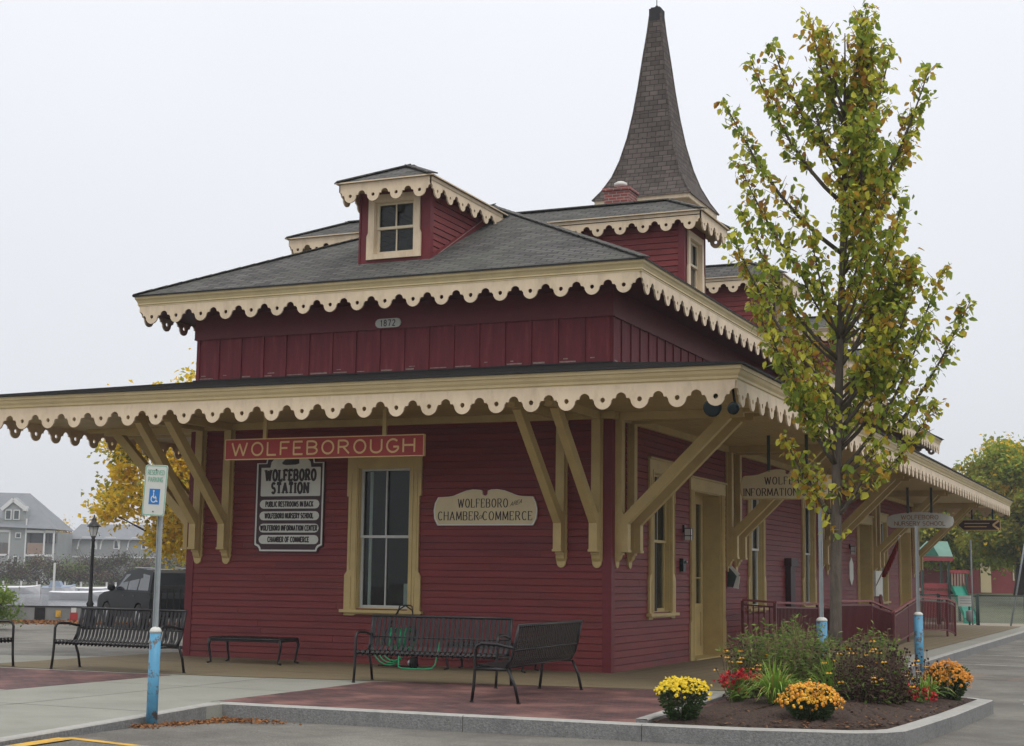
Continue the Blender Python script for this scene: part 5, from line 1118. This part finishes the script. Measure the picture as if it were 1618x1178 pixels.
# car
t=bpy.data.objects.new('parked_car',None); COL.objects.link(t); tag(t,'dark sport utility vehicle parked facing left beside the station corner','car'); t.location=(-21.04,15.33,-.19); t.rotation_euler=(0,0,rad(146)); t.scale=(1.05,1.05,1.05)
I4=(V((0,0,0)),X,Z,-Y)
body=[(-2.42,.42),(-2.45,.95),(-2.38,1.12),(.95,1.14),(1.75,1.08),(2.25,.97),(2.42,.80),(2.45,.42),(1.95,.36),(1.92,.60),(1.75,.78),(1.52,.82),(1.28,.78),(1.11,.60),(1.08,.36),(-1.02,.36),(-1.05,.60),(-1.22,.78),(-1.46,.82),(-1.7,.78),(-1.87,.60),(-1.90,.36)]
mb=MB(); mb.prism(ccw(body),I4,-.92,.92); b=mb.build('body','carpaint',t,bevel=.05)
mb=MB(); gh=[(-2.32,1.11),(.98,1.13),(.18,1.70),(-.9,1.77),(-2.12,1.70)]
vs=[]
for y,k in ((-.88,0),(.88,0)):
    for (x,z) in gh: vs.append((x,y*(1 if z<1.2 else .84),z))
mb.add(vs,[(0,1,2,3,4),(9,8,7,6,5)]+[(i,(i+1)%5+0,(i+1)%5+5,i+5) for i in range(5)]); mb.build('cabin','carpaint',t,bevel=.03)
def gy(z,s): return s*(.88-.14*(z-1.12)/.6+.006)
for s in (-1,1):
    for nm,q in (('side_window',[(.72,1.17),(.12,1.62),(-.22,1.64),(-.22,1.17)]),('side_window',[(-.30,1.17),(-.30,1.645),(-1.15,1.66),(-1.15,1.17)]),('side_window',[(-1.24,1.17),(-1.24,1.66),(-2.02,1.60),(-2.15,1.17)])):
        mb=MB(); mb.add([(x,gy(z,s),z) for x,z in q],[(0,1,2,3)] if s>0 else [(3,2,1,0)]); mb.build(nm,'skyglass',t)
mb=MB(); mb.add([(.93,-.78,1.17),(.93,.78,1.17),(.24,.66,1.665),(.24,-.66,1.665)],[(0,1,2,3)]); mb.build('windshield','skyglass',t); 
for x in (1.515,-1.465):
    for s in (-1,1):
        w_=bpy.data.objects.new('wheel',None); COL.objects.link(w_); w_.parent=t
        mb=MB(); mb.tube([(x,s*.70,.38),(x,s*.73,.38),(x,s*.90,.38),(x,s*.93,.38)],[.34,.38,.38,.34],20); mb.build('tyre','tyre',w_)
        mb=MB(); mb.tube([(x,s*.92,.38),(x,s*.94,.38)],.23,14); mb.build('rim','rim',w_)
for s in (-1,1):
    mb=MB(); mb.ball((.78,s*1.02,1.22),.13,8,6,0,(.5,1,.8)); mb.build('side_mirror','carpaint',t)
    mb=MB(); mb.ball((2.30,s*.68,.84),.16,8,6,0,(.6,1,.6)); mb.build('headlight','lens',t)
    mb=MB(); mb.tube([(-1.9,s*.62,1.80),(-.2,s*.62,1.83)],.02,6); mb.build('roof_rail','rim',t)
    mb=MB(); mb.box(-.16,-.02,s*.925-.012,s*.925+.012,.98,1.02); mb.box(-1.1,-.96,s*.925-.012,s*.925+.012,.98,1.02); mb.build('door_handle','black',t)
mb=MB(); mb.box(-.9,-.3,-.3,.3,1.775,1.80); mb.build('roof_hatch','lens',t)
# shrub
t=empty('shrub',(-23.6,10.9,0),'green feathery shrub at the left edge of the photo','bush')
crown('foliage',['bushg','lg2','bushl'],(3,2,1),(-23.9,10.8,.55),(1.35,1.1,.75),4200,.10,t,24,.35,seed=8,drop=-.3)
mb=MB(); 
for i in range(9): a=i*.7; mb.tube([(-23.8,10.8,-.1),(-23.8+.7*math.cos(a),10.8+.7*math.sin(a),.8)],[.03,.01],4)
mb.build('stems','barkd',t)
bgtree('yellow_tree','golden yellow autumn tree behind the left corner of the station',(-26.6,25.6,-.17),9.2,(-26.9,25.2,5.55),(4.7,4.2,3.9),24000,.25,['yy','yo','yg','ly'],(.38,.24,.22,.16),21,clumps=75,cr=.24,r0=.2,nl=30)
bgtree('yellow_tree','mostly hidden thin tree with a few orange leaves at the left edge of the photo',(-28.6,11.2,-.17),8.2,(-28.9,11.4,6.3),(2.4,2.2,2.2),330,.15,['yo','lo2'],(1,1),22,clumps=26,cr=.3,r0=.12,nl=26)
bgtree('pale_tree','pale hazy tree behind the far grey house roofs',(-170,182,0),11,(-170,182,8.2),(5.5,5,3.6),3800,.45,['yo','yg','lo2'],(2,2,1),23,clumps=30,cr=.3,r0=.3)
gb2='bare grey shrubs below the far houses'
bl=['bare hedge shrub right under the big grey house','bare shrub below the house balconies','bare shrub below the long blue-grey roof','bare shrub left of the lamp post foot','bare shrub behind the front of the car','bare shrub behind the car roof','bare shrub at the far left below the gabled house']
for i,(x,y,rx,h) in enumerate(((-119,123,5,3.2),(-115.6,124.6,4,3.2),(-112.5,126,4.4,4.0),(-109.3,127.3,4.6,3.7),(-106.3,128.7,5,4.4),(-102.5,130.3,5,5.2),(-123,121.6,4,2.6))):
    t=empty('bare_shrub',(x,y,0),bl[i],'shrub',gb2); crown('foliage',['brownleaf','bushb','bushg','barkd'],(3,1.2,2,3),(x,y,h*.45),(rx,3,h*.55),3200,.24,t,18,.32,seed=40+i,drop=-.3)
    mb=MB()
    for k in range(16): a=random.uniform(0,2*PI); mb.tube([(x+random.uniform(-2,2),y,-.1),(x+rx*.8*math.cos(a),y+2*math.sin(a),h*random.uniform(.7,1.15))],[.05,.015],4)
    mb.build('stems','barkd',t)
fl=['at the far left of the stake row','second from the left end of the stake row','below the second balcony post','just left of the lamp post','just right of the lamp post','left of the car front','rightmost, next to the car mirror','hidden behind the windshield line of the car']
for i,(x,y) in enumerate(((-89.5,86.7),(-88.2,87.3),(-86.6,88),(-85.75,88.3),(-84.4,88.9),(-82.25,89.9),(-81.45,90.2),(-91.0,86.0))):
    mb=MB(); mb.box(x-.06,x+.06,y-.06,y+.06,-.2,.55); mb.box(x-.08,x+.08,y-.08,y+.08,.55,.60)
    tag(mb.build('white_stake','wtrim'),'small white fence stake, '+(fl[i] if i<7 else 'on the lawn beside the left photo edge'),'stake','white stakes along the far lawn')
# far houses
def hfr(o): return (V(o),RR,Z,-FF)
t=empty('grey_house',(-146,148,-.6),'large grey gabled house with white trimmed balconies in the haze','house'); fr=hfr((-148.5,149.0,-.6)); s=.0922
def px(x,y): return (x*s,(925-y)*s)
mb=MB(); mb.fbox(fr,-6,px(37,0)[0],-.5,px(0,820)[1],-9,0); mb.fbox(fr,px(37,0)[0],px(82,0)[0],-.5,px(0,840)[1],-9,-1.6); mb.prism(ccw([px(-2,808),px(-2,800),px(14,786),px(34,803),px(36,822),px(-2,822)]),fr,-2,.05); mb.build('wall','gsiding',t)
mb=MB(); o_,u_,v_,n_=fr; P=lambda a,z,k:o_+u_*a+v_*z+n_*k
e0,e1=px(-60,832),px(82,836); r0_,r1_=px(-60,776),px(22,777)
mb.add([P(e0[0],e0[1],.6),P(e1[0],e1[1],.6),P(r1_[0],r1_[1],-5),P(r0_[0],r0_[1],-5),P(e1[0],e1[1],-10),P(e0[0],e0[1],-10)],[(0,1,2,3),(1,4,2),(3,2,4,5)]); mb.build('roof','groof',t)
mb=MB()
for a,b in ((px(-4,806),px(14,790)),(px(14,790),px(36,806))): mb.beam(P(a[0],a[1],.3),P(b[0],b[1],.3),.12,.55,up=v_)
mb.fbox(fr,px(30,0)[0],px(38,0)[0],px(0,808)[1],px(0,800)[1],.1,.3); mb.fbox(fr,px(35.5,0)[0],px(37.5,0)[0],-.3,px(0,820)[1],0,.15); mb.build('gable_trim','wtrim',t)
for (a,b,c,d) in ((2,806,12,822),(15,806,25,822),(18,879,27,897),(20,842,29,851)):
    p=px(a,d); q=px(b if 0 else c,b); mb=MB(); mb.fbox(fr,p[0],q[0],p[1],q[1],.05,.14); w1=mb.build('window','wtrim',t); mb=MB(); mb.fbox(fr,p[0]+.13,q[0]-.13,p[1]+.13,q[1]-.13,.14,.16); mb.build('pane','hglass',w1)
for (x0_,x1_) in ((37,67),(67,82),(-14,12)):
    mb=MB(); mb.fbox(fr,px(x0_,0)[0]+.2,px(x1_,0)[0]-.1,px(0,876)[1],px(0,858)[1],-.1,0); mb.build('balcony_panel','balc',t) if x0_!=67 else None
    mb=MB(); mb.fbox(fr,px(x0_,0)[0],px(x1_,0)[0],px(0,842)[1],px(0,838)[1],-.1,.1); mb.fbox(fr,px(x0_,0)[0],px(x1_,0)[0],px(0,879)[1],px(0,876)[1],-.1,.1); mb.fbox(fr,px(x1_,0)[0]-.22,px(x1_,0)[0],px(0,885)[1],px(0,838)[1],-.12,.1)
    mb.fbox(fr,px(x1_,0)[0]-.22,px(x1_,0)[0],-.3,px(0,898)[1],-.12,.1); mb.build('balcony_frame','wtrim',t)
    mb=MB(); mb.fbox(fr,px(x0_,0)[0]+.2,px(x1_,0)[0]-.2,px(0,858)[1],px(0,843)[1],-1.5,-1.2); mb.build('opening_shade','hglass',t)  # dark plate paints the shade inside the balcony opening
t=empty('long_house',(-136,153,0),'long low blue-grey roofed house right of the big grey house','house'); fr=hfr((-152.5,158.2,-.6)); s=.0964
mb=MB(); mb.fbox(fr,px(74,0)[0],px(230,0)[0],-.5,px(0,850)[1],-8,0); mb.build('wall','gsiding',t)
o_,u_,v_,n_=fr; a,b,c,d=px(66,852),px(232,852),px(226,827),px(76,827)
mb=MB(); mb.add([P(a[0],a[1],.6),P(b[0],b[1],.6),P(c[0],c[1],-4),P(d[0],d[1],-4),P(b[0],b[1],-9),P(a[0],a[1],-9)],[(0,1,2,3),(1,4,2),(3,2,4,5),(0,3,5)]); mb.build('roof','groof',t)
mb=MB()
for cx in (99,135,178):
    pts=[px(cx-15,868),px(cx-13,855),px(cx-7,849),px(cx+7,849),px(cx+13,855),px(cx+15,868)]
    for a,b in zip(pts[:-1],pts[1:]): mb.beam(P(a[0],a[1],.1),P(b[0],b[1],.1),.1,.2,up=v_)
mb.fbox(fr,px(76,0)[0],px(225,0)[0],px(0,881)[1],px(0,879)[1],0,.12); mb.build('arched_trim','wtrim',t)
for cx in (110,146,190):
    p=px(cx-5,867); q=px(cx+5,853); mb=MB(); mb.fbox(fr,p[0],q[0],p[1],q[1],.0,.1); w1=mb.build('window','wtrim',t); mb=MB(); mb.fbox(fr,p[0]+.15,q[0]-.15,p[1]+.15,q[1]-.15,.1,.13); mb.build('pane','hglass',w1)
mb=MB(); mb.box(-57.9,-57.8,53.9,54.0,-.2,2.1); q=mb.build('marker_post','signwhite'); tag(q,'thin pale marker post on the far lawn near left edge','post')
# ---------------------------------------------------------------- right background
bgtree('broad_tree','big round dull green and gold tree at the right edge of the photo',(.6,66,1.0),9.6,(1.3,65.4,6.0),(4.7,4.2,4.2),42000,.30,['lg','yg','yo','lg2'],(.32,.30,.14,.24),31,group='broad trees beyond the fence',clumps=110,cr=.22,r0=.28,nl=20)
bgtree('broad_tree','lower olive green tree behind the far end of the canopy',(-4.6,76,1.0),6.8,(-3.9,75.5,4.9),(4.8,3.6,3.0),24000,.32,['lg','yg','lg2','ly'],(.3,.28,.3,.12),32,group='broad trees beyond the fence',clumps=50,cr=.22,r0=.25,nl=16)
bgtree('broad_tree','golden branched tree cut off by the right photo edge',(4.6,62,1.0),8,(5.0,62,5.3),(3.4,3.0,3.6),18000,.28,['yg','yo','lg','lg2'],(.3,.25,.25,.2),33,group='broad trees beyond the fence',clumps=40,cr=.24,r0=.2,nl=14)
# red building
t=empty('red_building',(-3,80,1.0),'small red building with cream door behind the trees','building'); fr=hfr((-6.8,78.9,1.0))
mb=MB(); mb.fbox(fr,-3,9,-.2,2.6,-6,0); mb.build('wall','redwall',t)
o_,u_,v_,n_=fr
mb=MB(); mb.add([P(-3.4,2.5,.5),P(9.4,2.5,.5),P(9.4,4.2,-3),P(-3.4,4.2,-3),P(9.4,2.5,-6.5),P(-3.4,2.5,-6.5)],[(0,1,2,3),(3,2,4,5),(1,4,2),(0,3,5)]); mb.build('roof','groof',t)
mb=MB(); mb.fbox(fr,3.95,4.65,0,2.2,0,.06); mb.build('door','creamdoor',t)
for a in (1.75,6.1):
    mb=MB(); mb.fbox(fr,a,a+.45,.8,2.0,0,.06); w1=mb.build('window','creamdoor',t); mb=MB(); mb.fbox(fr,a+.1,a+.35,.9,1.9,.06,.08); mb.build('pane','hglass',w1)
# playhouse with slide
t=empty('play_tower',(-.9,46.5,-.17),'wooden play tower with green roof, brown side deck and teal slide','play structure'); fr=hfr((-1.78,46.0,-.17)); o_,u_,v_,n_=fr
for a in (.05,1.25,2.05):
    for k in (0,-1.2):
        mb=MB(); mb.fbox(fr,a-.05,a+.05,0,2.9 if a<2 else 2.3,k-.05,k+.05); mb.build('post','greenpaint',t)
mb=MB(); mb.add([P(-.1,2.95,.2),P(1.4,2.95,.2),P(1.4,3.65,-.6),P(.45,3.65,-.6),P(1.4,2.95,-1.4),P(-.1,2.95,-1.4)],[(0,1,2,3),(3,2,4,5),(1,4,2),(0,3,5)]); mb.build('roof','greenroof',t)
mb=MB(); mb.prism([(-.1,2.97),(.75,2.97),(.45,3.5)],fr,.21,.26); mb.build('gable','greenroofd',t)
mb=MB(); mb.fbox(fr,-.1,1.4,2.75,2.94,.15,.22); mb.fbox(fr,0,1.3,1.0,1.75,-.05,.0); mb.fbox(fr,0,1.3,.2,.9,-.08,-.04); mb.fbox(fr,1.3,2.15,2.2,2.35,0,.06); mb.build('red_panels','redwall',t)
mb=MB()
for i in range(6): mb.fbox(fr,1.35+i*.13,1.42+i*.13,1.55,2.2,0,.04)
mb.fbox(fr,0,2.1,1.40,1.52,-1.2,0); mb.build('deck_slats','balc',t)
mb=MB()
for i in range(7):
    f0,f1=i/7,(i+1)/7; z0=1.62-1.35*f0; z1=1.62-1.35*f1; k0,k1=.1+1.9*f0,.1+1.9*f1
    mb.add([P(1.30,z0,k0),P(1.85,z0,k0),P(1.85,z1,k1),P(1.30,z1,k1)],[(0,1,2,3)]); 
    for a in (1.30,1.85): mb.add([P(a,z0-.1,k0),P(a,z1-.1,k1),P(a,z1+.2,k1),P(a,z0+.2,k0)],[(0,1,2,3)])
mb.fbox(fr,1.3,1.85,-.0,.26,1.9,2.0); mb.build('slide','teal',t)
# chain link fence and gate
def chain(name,label,a,b,z0,z1,cat,step=.09,group=None,posts=(0,1)):
    t=empty(name,(a[0],a[1],-.17),label,cat,group); a=V((a[0],a[1],0)); b=V((b[0],b[1],0)); l=(b-a).length; u=(b-a).normalized()
    mb=MB(); mb.tube([a+V((0,0,z1)),b+V((0,0,z1))],.024,6); mb.tube([a+V((0,0,z0+.03)),b+V((0,0,z0+.03))],.02,6); mb.build('rail','greenpaint',t)
    for f in posts:
        mb=MB(); p=a.lerp(b,f); mb.tube([p+V((0,0,-.17)),p+V((0,0,z1+.06))],.036,8); mb.build('post','greenpaint',t)
    mb=MB(); h=z1-z0; n=int(l/step)
    for i in range(-int(h/step),n+1):
        for s in (1,-1):
            x0_=i*step; 
            p0,p1=(x0_,z0),(x0_+h,z1)
            if s<0: p0,p1=(x0_+h,z0),(x0_,z1)
            # clip to the panel
            def cl(p,q):
                dx=q[0]-p[0]; dz=q[1]-p[1]; t0,t1=0,1
                for lim,sg in ((0,-1),(l,1)):
                    pass
                ta=(0-p[0])/dx; tb=(l-p[0])/dx; lo,hi=min(ta,tb),max(ta,tb); t0=max(0,lo); t1=min(1,hi)
                return None if t0>=t1 else ((p[0]+dx*t0,p[1]+dz*t0),(p[0]+dx*t1,p[1]+dz*t1))
            r_=cl(p0,p1)
            if r_: mb.beam(a+u*r_[0][0]+V((0,0,r_[0][1])),a+u*r_[1][0]+V((0,0,r_[1][1])),.0035,.0035)
    mb.build('wire_mesh','galv',t); return t
FA=V((-.3,36.65,0)); fu=V((.935,.355,0))
q=lambda a:(FA.x+fu.x*a,FA.y+fu.y*a)
chain('chain_link_fence','short chain link fence panel between station and gate',q(-1.2),q(.55),-.12,1.13,'fence',posts=(0,.45,1))
chain('fence_gate','chain link gate at the end of the pavement',q(.62),q(2.05),-.06,1.10,'gate',posts=(0,.8,1))
chain('chain_link_fence','chain link fence running off right from the gate',q(2.12),q(7.5),-.12,1.13,'fence',step=.07,posts=(0,.33,.66,1))
t=empty('gate_notice',(1.2,37,.8),'pale grey notice board fixed on the chain link gate','sign'); fr=(V((q(1.35)[0],q(1.35)[1],0)),fu,Z,V((.355,-.935,0)))
mb=MB(); mb.fbox(fr,-.02,.55,.70,1.12,.03,.05); mb.build('board','signgrey',t)
mb=MB(); 
for k in range(3): mb.fbox(fr,.05,.48,.80+.1*k,.83+.1*k,.05,.053)
mb.build('faint_bands','galv',t)
mb=MB(); c=V((q(1.75)[0],q(1.75)[1],0)); mb.lathe([(.10,.0),(.14,.05),(.15,.38),(.12,.42),(.05,.44)],c+V((.05,-.15,.12)),10); tag(mb.build('blue_bag','gsiding'),'small blue grey bag hanging low on the gate','bag')
def pole(x,y,z1,label,r=.03,lean=(0,0)):
    mb=MB(); mb.tube([(x,y,-.2),(x+lean[0],y+lean[1],z1)],r,8); mb.lathe([(r*2,-.2),(r*2,-.12),(r,-.1)],(x,y,0),8); return tag(mb.build('steel_pole','galv'),label,'pole')
pole(1.55,36.6,3.25,'plain upright steel pole in front of the chain link gate')
pole(2.75,38.3,5.4,'thin leaning pale guy pole at the right edge of the photo',.035,(1.05,.3))
#HAZE
mb=MB(); mb.box(-420,330,-60,480,-2.5,42); hz=mb.build('haze','black'); hm=bpy.data.materials.new('haze_air'); hm.use_nodes=True; n=hm.node_tree; n.nodes.clear()
o=n.nodes.new('ShaderNodeOutputMaterial'); v=n.nodes.new('ShaderNodeVolumePrincipled'); v.inputs['Color'].default_value=(.93,.95,1,1); v.inputs['Density'].default_value=.00055; v.inputs['Anisotropy'].default_value=.2; n.links.new(v.outputs[0],o.inputs['Volume'])
hz.data.materials.clear(); hz.data.materials.append(hm); tag(hz,'thin grey morning fog over the whole place','haze',kind='stuff')
